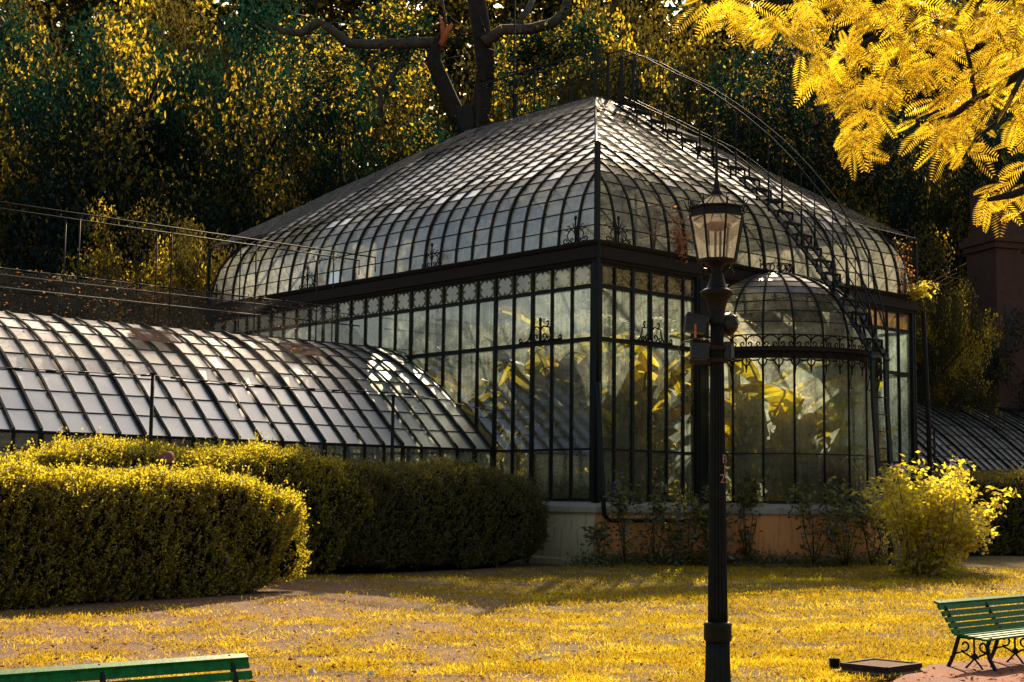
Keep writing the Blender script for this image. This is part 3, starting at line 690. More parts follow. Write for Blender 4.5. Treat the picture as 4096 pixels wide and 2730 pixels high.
# lace frieze round the bay
def frieze():
    mb = MB()
    for r, z, w_ in ((BR+.10, 5.93, .10), (BR+.05, 5.70, .05), (BR+.16, 5.985, .03)):
        mb.path([arc(math.pi+math.pi*j/48, r, z) for j in range(49)], .05 if w_ < .06 else .12, w_)
    mb.path([arc(math.pi+math.pi*j/48, BR+.02, 5.84) for j in range(49)], .03, .22)
    mb.path([arc(math.pi+math.pi*j/48, BR+.14, 6.32) for j in range(49)], .015, .02)
    n = 22; da = math.pi/n
    for k in range(n):
        a0 = math.pi+da*k; r = BR+.14
        for q in range(2):
            b = a0+da*q
            if q: break
            mb.tube([arc(a0, r, 6.0), arc(a0, r, 6.32)], .022, 4)
        mb.tube([arc(a0+da*(.5-.5*math.cos(math.pi*j/8)), r, 6.12+.19*math.sin(math.pi*j/8)) for j in range(9)], .021, 4)
        for s_, c_ in ((1, .22), (-1, .78)):
            mb.tube([arc(a0+da*(c_+s_*x), r, 6.07+y) for x, y in spiral(0, 0, .16, .05, -1.2, 4.2, 10) for y in [y*.45]][0:11], .020, 4)
        # hanging half-rounds and drops
        mb.tube([arc(a0+da*(.5-.5*math.cos(math.pi*j/8)), r, 5.72+.17*math.sin(math.pi*j/8)) for j in range(9)], .020, 4)
        mb.tube([arc(a0+da*(.5-.38*math.cos(math.pi*j/8)), r, 5.70-.10*math.sin(math.pi*j/8)) for j in range(9)], .020, 4)
        for s_ in (-1, 1):
            mb.tube([arc(a0+da*s_*.28, r, 5.62), arc(a0+da*s_*.20, r, 5.52), arc(a0+da*s_*.04, r, 5.44), arc(a0, r, 5.34)], .022, 4)
        mb.tube([arc(a0, r, 5.70), arc(a0, r, 5.26)], .023, 4)
    o = mb.build('lace_frieze', IRON_BROWN, pav)
    b = MB()
    for k in range(1, bay_n, 1):
        a = A0+dA*k; b.tube([arc(a, BR+.13, 5.68), arc(a, BR+.12, 5.3), arc(a, BR+.05, 4.98), arc(a, BR+.04, 4.90), arc(a, BR+.10, 4.86), arc(a, BR+.13, 4.92)], .016, 4)
    b.build('bracket', IRON_BROWN, o)
frieze()
def crown():
    mb = MB(); R_ = .62; cy0 = -.05
    pt = lambda a, z: (CX+R_*math.cos(a), cy0+R_*math.sin(a), z)
    for z in (8.47, 8.74): mb.path([pt(math.pi+math.pi*j/24, z) for j in range(25)], .02, .025)
    n = 6; da = math.pi/n
    for k in range(n+1):
        a = math.pi+da*k; mb.tube([pt(a, 8.47), pt(a, 8.74)], .019, 4)
        if k < n:
            for q in (0, 1):
                b0 = a+da*q; s_ = 1 if q == 0 else -1
                mb.tube([pt(b0, 8.48), pt(b0+s_*da*.3, 8.55), pt(b0+s_*da*.42, 8.62), pt(b0+s_*da*.3, 8.70), pt(b0+s_*da*.12, 8.72), pt(b0+s_*da*.10, 8.66)], .019, 4)
    for a in (math.pi, 2*math.pi): mb.tube([pt(a, 8.4), pt(a, 8.82)], .018, 4); mb.ball(pt(a, 8.85), .035, 6)
    mb.build('dome_cresting', IRON, pav)
crown()

# ------------------------------------------------------------------ stair over the roof
st = empty('roof_stairway', (7.52, -3.9, 0), 'black iron ladder and curved stair climbing over the bay to the roof platform', 'stairway')
XA, XB = 7.2, 7.85
LOWP = [(6.5, 15.06), (5.9, 14.75), (3.6, 13.25), (2.37, 12.48), (1.03, 11.65), (-.23, 10.48), (-1.38, 9.12), (-1.8, 8.62), (-2.12, 8.18), (-2.55, 7.6), (-3.01, 6.95), (-3.48, 6.2), (-3.75, 5.75)]
for x in (XA, XB):
    MB().path([(x, y-.04, z-.06) for y, z in LOWP], .05, .26, up=(1, 0, 0)).build('stringer', IRON, st)
    MB().path([(x, -3.72, 5.9), (x, -3.72, 5.55), (x, -3.74, 4.5), (x, -3.86, 2.5), (x, -4.3, .0)], .075, .15, up=(1, 0, 0)).build('ladder_rail', IRON, st)
TOPR = [(6.71, 16.72), (5.9, 16.7), (4.8, 16.14), (3.63, 15.42), (2.61, 14.86), (1.65, 14.18), (.7, 13.45), (-.28, 12.60), (-1.2, 11.65), (-2.12, 10.55), (-2.78, 9.5), (-3.3, 8.45), (-3.62, 7.3), (-3.74, 6.6), (-3.76, 5.9)]
LOWR = [(5.85, 15.06), (3.65, 13.85), (2.9, 13.40), (1.65, 12.70), (.87, 12.13), (-.2, 11.25), (-.85, 10.62), (-1.64, 9.86), (-2.12, 9.28), (-2.49, 8.75), (-3.09, 7.9), (-3.6, 6.95), (-3.8, 6.3)]
def interp(P, y):
    for (a, za), (b, zb) in zip(P, P[1:]):
        if b <= y <= a: return za+(zb-za)*(y-a)/(b-a)
    return P[-1][1]
for x in (XA, XB):
    h = MB().tube([(x, y, z) for y, z in TOPR], .026, 6); h.tube([(x, y, z) for y, z in LOWR], .02, 6); h.build('handrail', IRON, st)
    for y in (5.9, 4.1, 2.55, 1.1, -.15, -1.35, -2.45, -3.2):
        MB().tube([(x, y, interp(LOWP, y)), (x, y, interp(TOPR, y))], .018, 6).tube([(x, y, interp(LOWP, y)), (x, y, interp(LOWR, y)+.1)], .034, 6).build('baluster', IRON, st)
tz = [14.95, 14.5, 14.07, 13.62, 13.21, 12.81, 12.40, 11.99, 11.57, 11.16, 10.75, 10.36, 9.95, 9.56, 9.14, 8.72, 8.30, 7.90, 7.48, 7.07, 6.66, 6.27]
for z in tz:
    P = LOWP; y = None
    for (a, za), (b, zb) in zip(P, P[1:]):
        if zb <= z-.12 <= za: y = a+(b-a)*(z-.12-za)/(zb-za); break
    if y is None: y = 6.2
    t = MB(); y0 = y-.10
    for j in range(6): t.bar((XA-.02, y0+.05*j, z), (XB+.02, y0+.05*j, z), .016, .022)
    t.box((XA-.03, y0-.02, z-.02), (XB+.03, y0+.0, z+.02))
    for x in (XA-.035, XB+.005): t.box((x, y0-.02, z-.40), (x+.03, y0+.04, z-.02)); t.box((x, y0-.02, z-.03), (x+.03, y0+.30, z-.005))
    t.build('tread', IRON, st)
for z in (5.60, 5.10, 4.62, 4.14, 3.66, 3.2, 2.73, 2.26, 1.8, 1.33, .86, .4):
    y = -3.74-(5.5-z)*.04 if z > 2.5 else -3.86-(2.5-z)*.176
    MB().tube([(XA, y, z), (XB, y, z)], .018, 6).build('rung', IRON, st)
def chain_guard():
    mb = MB(); y = -3.56; w0, w1 = XA+.04, XB-.04; n = 9
    for i in range(0, 60):
        z = .9+i*.065
        for k in range(n):
            x = w0+(w1-w0)*(k+.5*(i % 2))/n; 
            if x+(w1-w0)/n*.5 > w1+.02: continue
            mb.add([(x, y, z), (x+.008, y, z), (x+(w1-w0)/n*.5+.008, y, z+.065), (x+(w1-w0)/n*.5, y, z+.065)], [(0, 1, 2, 3)])
            mb.add([(x, y+.002, z), (x+.008, y+.002, z), (x-(w1-w0)/n*.5+.008, y+.002, z+.065), (x-(w1-w0)/n*.5, y+.002, z+.065)], [(0, 1, 2, 3)])
    mb.build('wire_mesh_guard', IRON_RUST, st)
chain_guard()

# ------------------------------------------------------------------ wings
WP = [(0, 3.03), (.84, 3.74), (1.48, 4.28), (2.3, 4.90), (3.16, 5.42), (3.9, 5.80), (4.6, 6.08), (5.2, 6.27)]
YC = WY/2; YW0 = 3.93; HW = YC-YW0
def wing(x_in, x_out, label, white):
    sg = 1 if x_out > x_in else -1
    wg = empty('glasshouse_wing', ((x_in+x_out)/2, YC, 0), label, 'greenhouse wing')
    lo, hi = min(x_in, x_out), max(x_in, x_out)
    MB().box((lo, YW0-.12, 0), (hi, YW0+.12, 1.5)).box((lo, YW0-.18, 1.5), (hi, YW0+.15, 1.6)).build('plinth', PLASTER, wg)
    MB().box((lo, 2*YC-YW0-.12, 0), (hi, 2*YC-YW0+.12, 1.6)).build('plinth', PLASTER, wg)
    MB().box((lo, YW0+.12, .02), (hi, 2*YC-YW0-.12, .4)).build('floor', SOIL, wg)
    pitch = .635; n = int((hi-lo)/pitch); end = MB()
    xs = [x_in+sg*(.14+pitch*k) for k in range(n+1)]
    for k in range(n):
        a, b = xs[k], xs[k+1]
        for yy, far in ((YW0, 0), (2*YC-YW0, 1)):
            if far and k % 2: continue
            b2 = b if not far else xs[min(k+2, n)]
            g = MB(); g.add([(a, yy, 1.6), (b2, yy, 1.6), (b2, yy, 3.0), (a, yy, 3.0)], [(0, 1, 2, 3)]); wn = g.build('window', WALLGLASS, wg)
            fr = MB(); wd = .09 if k % 4 == 1 else .05; fr.box((a-wd/2, yy-.05, 1.6), (a+wd/2, yy+.04, 3.0))
            fr.box((min(a, b2)+.03, yy-.03, 1.6), (max(a, b2)-.03, yy+.03, 1.66))
            fr.build('frame', IRON, wn)
    rr = random.Random(5)
    rows = []
    P = [np.array(p) for p in WP]; L = [np.linalg.norm(P[i+1]-P[i]) for i in range(len(P)-1)]; tot = sum(L)
    for k in range(9):
        d = tot*k/8; i = 0
        while i < len(L)-1 and d > L[i]: d -= L[i]; i += 1
        rows.append(P[i]+(P[i+1]-P[i])*d/L[i])
    for fs in (1, -1):
        Yf = lambda s: YC-fs*(HW-s)
        g = MB(); 
        for k in range(n):
            a, b = xs[k], xs[k+1]
            off = 1 if (k % 2) else 0
            for i in range(8):
                (s0, z0), (s1, z1) = rows[i], rows[i+1]; e = rr.uniform(-.004, .004)
                mi = 0
                g.add([(a, Yf(s0)+e, z0+e-.01), (b, Yf(s0)-e, z0+e-.01), (b, Yf(s1)+e, z1+e), (a, Yf(s1), z1+e)], [(0, 1, 2, 3)], 1 if rr.random() < white*.12 else 0)
        sl = g.build('roof_slope', [WINGGLASS, ROOFWHITE, ROOFGLASS], wg)
        lp = MB()
        for i in range(1, 8):
            s0, z0 = rows[i]
            for k in range(n):
                if k % 3 == 2 and fs > 0 and False: continue
                lp.bar((xs[k]+sg*.03, Yf(s0-.01), z0+.006), (xs[k+1]-sg*.03, Yf(s0-.01), z0+.006), .018, .022)
        lp.build('glazing_laps', IRON_RUST, sl)
        for k in range(n+1):
            if fs < 0 and k % 2: continue
            th = .10 if k % 4 == 1 else .05
            MB().path([(xs[k], Yf(s-.02), z+.03) for s, z in WP], th, .06, up=(1, 0, 0)).build('rib', IRON, sl)
        MB().box((lo, min(Yf(-.08), Yf(.0)), 2.98), (hi, max(Yf(-.08), Yf(.0)), 3.05)).build('gutter', IRON_BROWN, sl)
    # ridge walkway with handrails
    MB().box((lo, YC-.5, 6.24), (hi, YC+.5, 6.34)).build('ridge_walkway', IRON, wg)
    for yy in (9.2, 10.05):
        e0 = x_in+sg*.42
        mb = MB().tube([(e0, yy, 8.65), (e0, yy, 9.1), (x_out, yy, 9.1)], .022, 6)
        k = 0; x = x_in+sg*2.0
        while lo < x < hi:
            mb.tube([(x, yy, 6.3), (x, yy, 9.1)], .02, 6)
            for q in (-1, 1):
                mb.tube([(x, yy, 7.3), (x+q*.12, yy, 7.42), (x+q*.22, yy, 7.40), (x+q*.22, yy, 7.48), (x+q*.16, yy, 7.47)], .014, 4)
                if k == 0: mb.tube([(x, yy, 8.8), (x+q*.10, yy, 8.9), (x+q*.16, yy, 9.02), (x+q*.2, yy, 9.0)], .014, 4)
            x += sg*2.75; k += 1
        mb.build('handrail', IRON, wg)
    return wg, xs
wl, XL = wing(-.05, -26.0, 'long low glazed wing with curved roof running to the left edge', .35)
wr, XR = wing(WX+.05, 41.0, 'low glazed wing in shade beyond the right end of the plant house', .12)

# wire posts before the wings
def wire_post(x, y, h, label):
    o = MB().tube([(x, y, 0), (x, y, h)], .045, 8).box((x-.055, y-.055, h), (x+.055, y+.055, h+.03)).build('net_post', IRON, None, (x, y, 0))
    ORG[o.name] = np.array([x, y, 0]); tag(o, label, 'post', 'posts carrying the shade cloth wire'); return o
wire_post(-11.07, 3.5, 4.45, 'dark post left of the middle of the long wing, above the tied bar')
wire_post(-4.05, 3.5, 4.33, 'dark post before the long wing near the corner of the plant house')
wire_post(-18.1, 3.5, 4.5, 'dark post standing at the far left end of the hedge')
wire_post(21.5, 3.2, 4.4, 'dark post in front of the shaded right wing')
def hang(a, b, sag, n=16): return [tuple(np.array(a)*(1-i/n)+np.array(b)*i/n-np.array([0, 0, sag*4*(i/n)*(1-i/n)])) for i in range(n+1)]
def grid_sheet(A, B, n_v, mi=0, bulge=0.0, wob=.03, edge=None, seed=1):
    """sheet between two polylines of equal length"""
    rr = np.random.default_rng(seed); n = len(A); V = []
    for j in range(n_v+1):
        q = j/n_v
        for i in range(n):
            p = np.array(A[i])*(1-q)+np.array(B[i])*q; p[2] -= bulge*4*q*(1-q); p[2] += rr.normal()*wob*(1 if 0 < j < n_v else .3); V.append(p)
    F = [(j*n+i, j*n+i+1, (j+1)*n+i+1, (j+1)*n+i) for j in range(n_v) for i in range(n-1)]
    return V, F
# wing shade cloth: from the rail line down to the wire
NW = 60
xsn = [-2.0-24*i/NW for i in range(NW+1)]
Atop = [(x, 9.2, 7.40) for x in xsn]; Bbot = []
for x in [-3.4-23*i/NW for i in range(NW+1)]:
    u_ = (x+3.4+.6) % 7.0; Bbot.append((x, 3.5, 4.42-.06*math.sin(math.pi*((x+4.05) % 7.02)/7.02)))
V, F = grid_sheet(Atop, Bbot, 14, wob=.02, bulge=-.04)
mb = MB(); mb.add(V, F, 0, True); net = mb.build('shade_net', mat_net('thin_shade_cloth', (.008, .009, .010), .34, .012), None, (-14, 6, 5))
ORG[net.name] = np.array([-14, 6, 5.]); tag(net, 'thin black shade cloth stretched over the roof of the long left wing', 'shade cloth')
w_ = MB(); w_.tube([(0.05, 4.1, 4.15)]+[tuple(p) for p in Bbot], .012, 4)
for i in range(0, NW, 1):
    p = np.array(Bbot[i]); q = np.array(Bbot[i+1])
    if i % 2 == 0: w_.tube([p*.8+q*.2, p*.2+q*.8+np.array([0, 0, -.01])], .028, 5)
w_.build('hem_wire', BLACK, net)
w_ = MB().tube([tuple(p) for p in Atop], .016, 4); w_.tube([(x, 10.05, 7.36) for x in (-.5, -26)], .012, 4); w_.tube([(x, 9.9, 7.9-.9) for x in (-.5, -26)], .02, 4)
for i in range(0, NW, 2): w_.tube([(xsn[i], 9.17, 7.39), (xsn[i]-.28, 9.17, 7.385)], .028, 5)
w_.build('top_wire', IRON, net)
V, F = grid_sheet([(x, 10.05, 7.36) for x in xsn], [(x-1.4, 15.9, 4.4) for x in xsn], 6, wob=.02); mb = MB(); mb.add(V, F, 0, True); mb.build('rear_cloth', mat_net('rear_shade_cloth', (.006, .007, .008), .45, .008), net)
# leaf litter caught on it
n = 1100; a_ = RNG.random(n); b_ = RNG.beta(1.3, 2.2, n)
P = np.stack([-2.3-22*a_-1.4*b_, 9.2-5.7*b_, 7.44-2.98*b_+.02], 1); D = norm(np.stack([RNG.normal(size=n), RNG.normal(size=n), RNG.normal(size=n)*.4], 1))
V, F = leaves(P, D, .04+.10*RNG.random(n)**2, .015+.02*RNG.random(n)); me = np_mesh('leaf_litter', V-np.array([-14, 6, 5.]), F, [LEAF_DRY])
lo_ = link_mesh('leaf_litter', me, net); lo_.name = 'caught_leaves'; lo_['kind'] = 'stuff'
# cloth patches (brown) on the wing roof
for x in (-8.3, -3.6):
    V = [(x, 7.1, 5.62), (x-1.35, 7.1, 5.62), (x-.95, 8.3, 6.08), (x+.2, 8.3, 6.08)]
    MB().add(V, [(0, 1, 2, 3)]).build('roof_vent_mesh', mat_net('brown_mesh', (.20, .09, .05), .85) if x < -5 else bpy.data.materials['brown_mesh'], wl)
# pavilion shade cloth: tented from platform to the corner masts
pn = empty('roof_shade_net', (WX/2, WY/2, 12), 'grey shade cloth tented over the upper roof of the plant house', 'shade cloth')
N2 = 30
def lerpl(a, b, n): return [tuple(np.array(a)*(1-i/n)+np.array(b)*i/n) for i in range(n+1)]
sides = [((S1-.03, S1-.03, 15.08), (S1-.03, WY-S1, 15.08), (-.09, -.09, 11.22), (-.15, WY+.1, 10.66)),
         ((S1-.03, S1-.03, 15.08), (WX-S1, S1-.03, 15.08), (-.09, -.09, 11.22), (WX+.1, -.15, 10.56))]
for i, (a, b, c, d) in enumerate(sides):
    A = lerpl(a, b, N2); B = hang(c, d, .12 if i == 0 else .15, N2)
    if i == 1:
        for seg in ((0, 13), (17, 30)):
            V, F = grid_sheet(A[seg[0]:seg[1]+1], B[seg[0]:seg[1]+1], 12, bulge=.06, wob=.015, seed=i+3)
            mb = MB(); mb.add(V, F, 0, True); mb.build('cloth_panel', NET, pn)
    else:
        V, F = grid_sheet(A, B, 12, bulge=.05, wob=.015, seed=i+3); mb = MB(); mb.add(V, F, 0, True); mb.build('cloth_panel', NET, pn)
    MB().tube([tuple(p) for p in B], .014, 4).build('hem_wire', BLACK, pn)
    q0, q1 = 0, .25
    A2 = [tuple(np.array(p)+[0, 0, .05]) for p in A]; B2 = [tuple(np.array(p)*(1-q1)+np.array(q)*q1+[0, 0, .04]) for p, q in zip(A, B)]
    for seg in (((0, 30),) if i == 0 else ((0, 13), (17, 30))):
        V, F = grid_sheet(A2[seg[0]:seg[1]+1], B2[seg[0]:seg[1]+1], 6, wob=.02, seed=i+9, bulge=.05); mb = MB(); mb.add(V, F, 0, True); mb.build('double_cloth', NET2, pn)
# extra dark fold over the far left hip
V, F = grid_sheet(lerpl((S1-.05, 12.0, 15.12), (S1-.05, WY-S1, 15.12), 10), lerpl((-.02, 15.2, 10.8), (-.15, WY+.1, 10.72), 10), 8, wob=.02)
mb = MB(); mb.add(V, F, 0, True); mb.build('dark_fold', NET2, pn)

# ------------------------------------------------------------------ hedges
def hedge(name, label, c, half, ang, h, z0, n, mat, seed, rnd=.45, p=4.0, sprig=.13, leafs=.055, group='clipped hedges'):
    rg = np.random.default_rng(seed); hx, hy = half; hz = (h-z0)/2
    def surf(D):
        # superellipsoid with lumpy noise
        q = (np.abs(D[:, 0]/hx)**p+np.abs(D[:, 1]/hy)**p+np.abs(D[:, 2]/hz)**p)**(-1/p)
        S = D*q[:, None]
        k = 1+.05*np.sin(S[:, 0]*1.7+seed)*np.sin(S[:, 2]*2.7+1)+.035*np.sin(S[:, 0]*9+S[:, 1]*7)*np.sin(S[:, 2]*8+seed)/max(1, hx*.6)+.04*np.sin(S[:, 0]*5.3+2)*np.sin(S[:, 1]*4.4+S[:, 2]*3.1)
        return S*k[:, None]
    # sample on box faces area-weighted
    areas = np.array([4*hy*hz, 4*hy*hz, 4*hx*hz, 4*hx*hz, 4*hx*hy]); fc = rg.choice(5, n, p=areas/areas.sum()); U = rg.random((n, 2))*2-1
    D = np.zeros((n, 3))
    for k, (ax, sg) in enumerate(((0, 1), (0, -1), (1, 1), (1, -1), (2, 1))):
        m_ = fc == k; o = [i for i in range(3) if i != ax]; H = [hx, hy, hz]
        D[m_, ax] = sg*H[ax]; D[m_, o[0]] = U[m_, 0]*H[o[0]]; D[m_, o[1]] = U[m_, 1]*H[o[1]]
    S = surf(D); N = norm(S*np.array([1/hx**2, 1/hy**2, 1/hz**2])*np.abs(S/np.array([hx, hy, hz]))**1.5)
    up = norm(N*.55+np.array([0, 0, .75])+rg.normal(size=(n, 3))*.25)
    K = 9; T = (np.arange(K)+.5)/K
    ln = sprig*(.5+.9*rg.random(n)**1.5+1.6*(rg.random(n) > .975)); base = S-N*(sprig*.6)+rg.normal(size=(n, 3))*.02
    Pp = base[:, None, :]+up[:, None, :]*(ln[:, None]*T)[:, :, None]*1.3
    Dd = norm(up[:, None, :]*.7+rg.normal(size=(n, K, 3))*.75)
    P_ = Pp.reshape(-1, 3); D_ = Dd.reshape(-1, 3); m = len(P_)
    V, F = leaves(P_, D_, leafs*(.7+.6*rg.random(m)), leafs*.55*(.7+.6*rg.random(m)))
    root = empty(name, (c[0], c[1], 0), label, 'hedge', group); root.rotation_euler = (0, 0, ang)
    V = V+np.array([0, 0, z0+hz])
    link_mesh('leaves', np_mesh('leaves', V, F, [mat]), root)['kind'] = 'stuff'
    # inside mass
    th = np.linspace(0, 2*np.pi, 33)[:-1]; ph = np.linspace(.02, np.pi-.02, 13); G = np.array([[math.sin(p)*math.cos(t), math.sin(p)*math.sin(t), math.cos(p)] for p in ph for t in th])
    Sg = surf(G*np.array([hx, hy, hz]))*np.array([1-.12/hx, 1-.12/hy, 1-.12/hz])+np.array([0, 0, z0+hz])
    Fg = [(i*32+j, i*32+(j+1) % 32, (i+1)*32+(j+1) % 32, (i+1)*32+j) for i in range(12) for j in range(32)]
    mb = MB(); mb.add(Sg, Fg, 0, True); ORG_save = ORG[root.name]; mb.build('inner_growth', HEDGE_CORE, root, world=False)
    tr = MB()
    for x in np.arange(-hx+.5, hx-.2, .9): tr.tube([(x, rg.normal()*.2, 0), (x+rg.normal()*.1, 0, z0+.5)], .05, 6)
    tr.build('stems', BARK, root, world=False)
    return root
hedge('hedge', 'near clipped hedge with sunlit top and rounded right end, at lower left', (-16.85, -4.45), (4.85, 1.0), math.radians(9), 2.0, -.3, 19000, LEAF_HEDGE, 1)
hedge('hedge', 'bright yellow topped hedge between the near hedge and the long wing', (-11.6, .65), (4.6, 1.35), math.radians(3), 2.62, -.3, 17000, LEAF_HEDGE, 2)
hedge('hedge', 'dark shaded hedge ending in front of the corner of the plant house', (-5.1, .95), (4.5, 1.2), math.radians(8), 2.46, -.3, 15000, LEAF_HEDGE_SHADED, 3, p=2.7)
hedge('hedge', 'hedge behind the sunny shrub before the right wing', (19.5, -.6), (4.2, 1.3), math.radians(0), 2.7, -.3, 8000, LEAF_HEDGE_SHADED, 4)

# ------------------------------------------------------------------ trees behind
def crown_mesh(name, seed, n, mat, clumps=60, leaf=.30, shape=(1, 1, 1), fill=.6):
    """unit crown (radius 1) made of leaf clumps spread through its volume"""
    rg = np.random.default_rng(seed); C = rg.normal(size=(clumps, 3)); C = C/((np.abs(C)**3.2).sum(1, keepdims=True)**(1/3.2))*(rg.random((clumps, 1))**(fill))*.9; R_ = .12+.16*rg.random(clumps); k = rg.choice(clumps, n, p=R_**2/np.sum(R_**2))
    G = norm(rg.normal(size=(n, 3)))*(rg.random((n, 1))**.5); P = C[k]+G*R_[k][:, None]*np.array([1.2, 1.2, .8])
    D = norm(rg.normal(size=(n, 3))+np.array([0, 0, -.5])); 
    return P, D
CROWNS = {}
def tree(px, depth, h, r, kind, label, seed, trunk=True, name='tree', group='trees behind the plant house', z0=None, leafk=1.0, zlow=.12):
    p = on_ground(px, depth); root = empty(name, p, label, 'tree', group)
    key = (kind, seed % 3)
    if key not in CROWNS:
        n = 34000; P, D = crown_mesh('c', seed % 3+10*kind, n, None, clumps=85)
        V, F = leaves(P*8.0, D, .17+.14*RNG.random(n), .10+.07*RNG.random(n)); CROWNS[key] = np_mesh('crown', V/8.0, F, [LEAF_BG[kind]])
    c = link_mesh('crown', CROWNS[key], root); zc = h*(1+zlow)/2; c.location = (0, 0, zc); c.scale = (r, r, h*(1-zlow)/2*1.02); c.rotation_euler = (0, 0, seed*1.7)
    rg = random.Random(seed); mb = MB(); tr = .022*h
    pts = [(0, 0, 0), (rg.uniform(-.3, .3), rg.uniform(-.3, .3), h*.25), (rg.uniform(-.6, .6), rg.uniform(-.6, .6), h*.5), (rg.uniform(-1, 1), rg.uniform(-1, 1), h*.85)]
    mb.tube(pts, [tr*1.3, tr, tr*.7, tr*.15], 8); mb.build('trunk', BARK, root, world=False)
    lm = MB()
    for q in range(7):
        a = rg.uniform(0, 6.28); z = h*rg.uniform(.25, .6); l = r*rg.uniform(.5, .85); w_ = tr*rg.uniform(.25, .5)
        lm.tube([(0, 0, z), (l*.4*math.cos(a), l*.4*math.sin(a), z+l*.25), (l*.7*math.cos(a+.3), l*.7*math.sin(a+.3), z+l*.6), (l*math.cos(a+.2), l*math.sin(a+.2), z+l*.75)], [w_, w_*.8, w_*.5, w_*.15], 6)
    lm.build('limbs', BARK, root, world=False)
    return root
T = [ # px, depth, height, radius, kind, text
 (-250, 70, 26.5, 8, 0, 'dark evergreen tree at the far left edge behind the long wing'),
 (330, 72, 27.3, 8, 0, 'tall dark evergreen with gold flecks above the left part of the wing'),
 (900, 78, 29, 7.5, 0, 'dense dark evergreen left of the old forked tree'),
 (1380, 80, 25, 7, 2, 'blue green tree just left of the old forked trunk'),
 (2300, 86, 31.5, 7.5, 1, 'golden crowned tree behind the roof platform railing'),
 (2750, 90, 28, 7, 0, 'dark tree rising behind the upper end of the stairway'),
 (3250, 84, 29.5, 7, 2, 'dark feathery tree with mauve blossom right of the stairway'),
 (3700, 84, 25, 7, 0, 'dark tree left of the brick tower'),
 (4250, 80, 25, 8, 2, 'dark ivy coloured tree at the right edge behind the tower'),
 (30, 90, 34.5, 9.5, 1, 'yellow tree glowing between dark trees at upper left'),
 (700, 92, 35.3, 9.5, 1, 'yellow tree far back above the wing handrail'),
 (1300, 95, 31, 9.5, 1, 'large golden tree seen under the broken limb'),
 (1900, 92, 30, 9.5, 1, 'golden tree behind the fork of the old tree'),
 (2500, 98, 37.7, 9.5, 1, 'golden tree far behind the middle of the roof'),
 (3050, 92, 31, 9.5, 1, 'golden tree behind the stairway handrails'),
 (3600, 95, 30, 9.5, 1, 'golden tree behind the mauve blossomed tree'),
 (4150, 98, 31, 9.5, 1, 'golden tree far back at upper right'),
 (560, 57, 13.0, 3.4, 1, 'small golden tree just behind the wing handrail at left'),
 (810, 56, 12.6, 2.7, 1, 'rounded yellow tree between wing handrail and plant house roof'),
 (120, 65, 13.0, 4, 0, 'low dark tree behind the left end of the wing'),
 (1180, 80, 16.0, 4.5, 0, 'low dark tree touching the far left end of the curved roof'),
 (3740, 66, 12.5, 2.6, 1, 'small yellow tree behind the right corner of the cornice'),
 (3400, 76, 17, 4.2, 1, 'golden tree showing under the mauve blossom'),
 (3640, 70, 14.5, 3.4, 1, 'yellow tree just right of the curved handrails'),
 (3880, 80, 22, 3.6, 1, 'golden tree between the handrails and the brick tower'),
 (4010, 74, 13, 3.4, 2, 'dark conical tree leaning over the brick tower'),
]
for i, (px, d, h, r, k, lab) in enumerate(T): tree(px, d, h, r, k, lab, i+1)
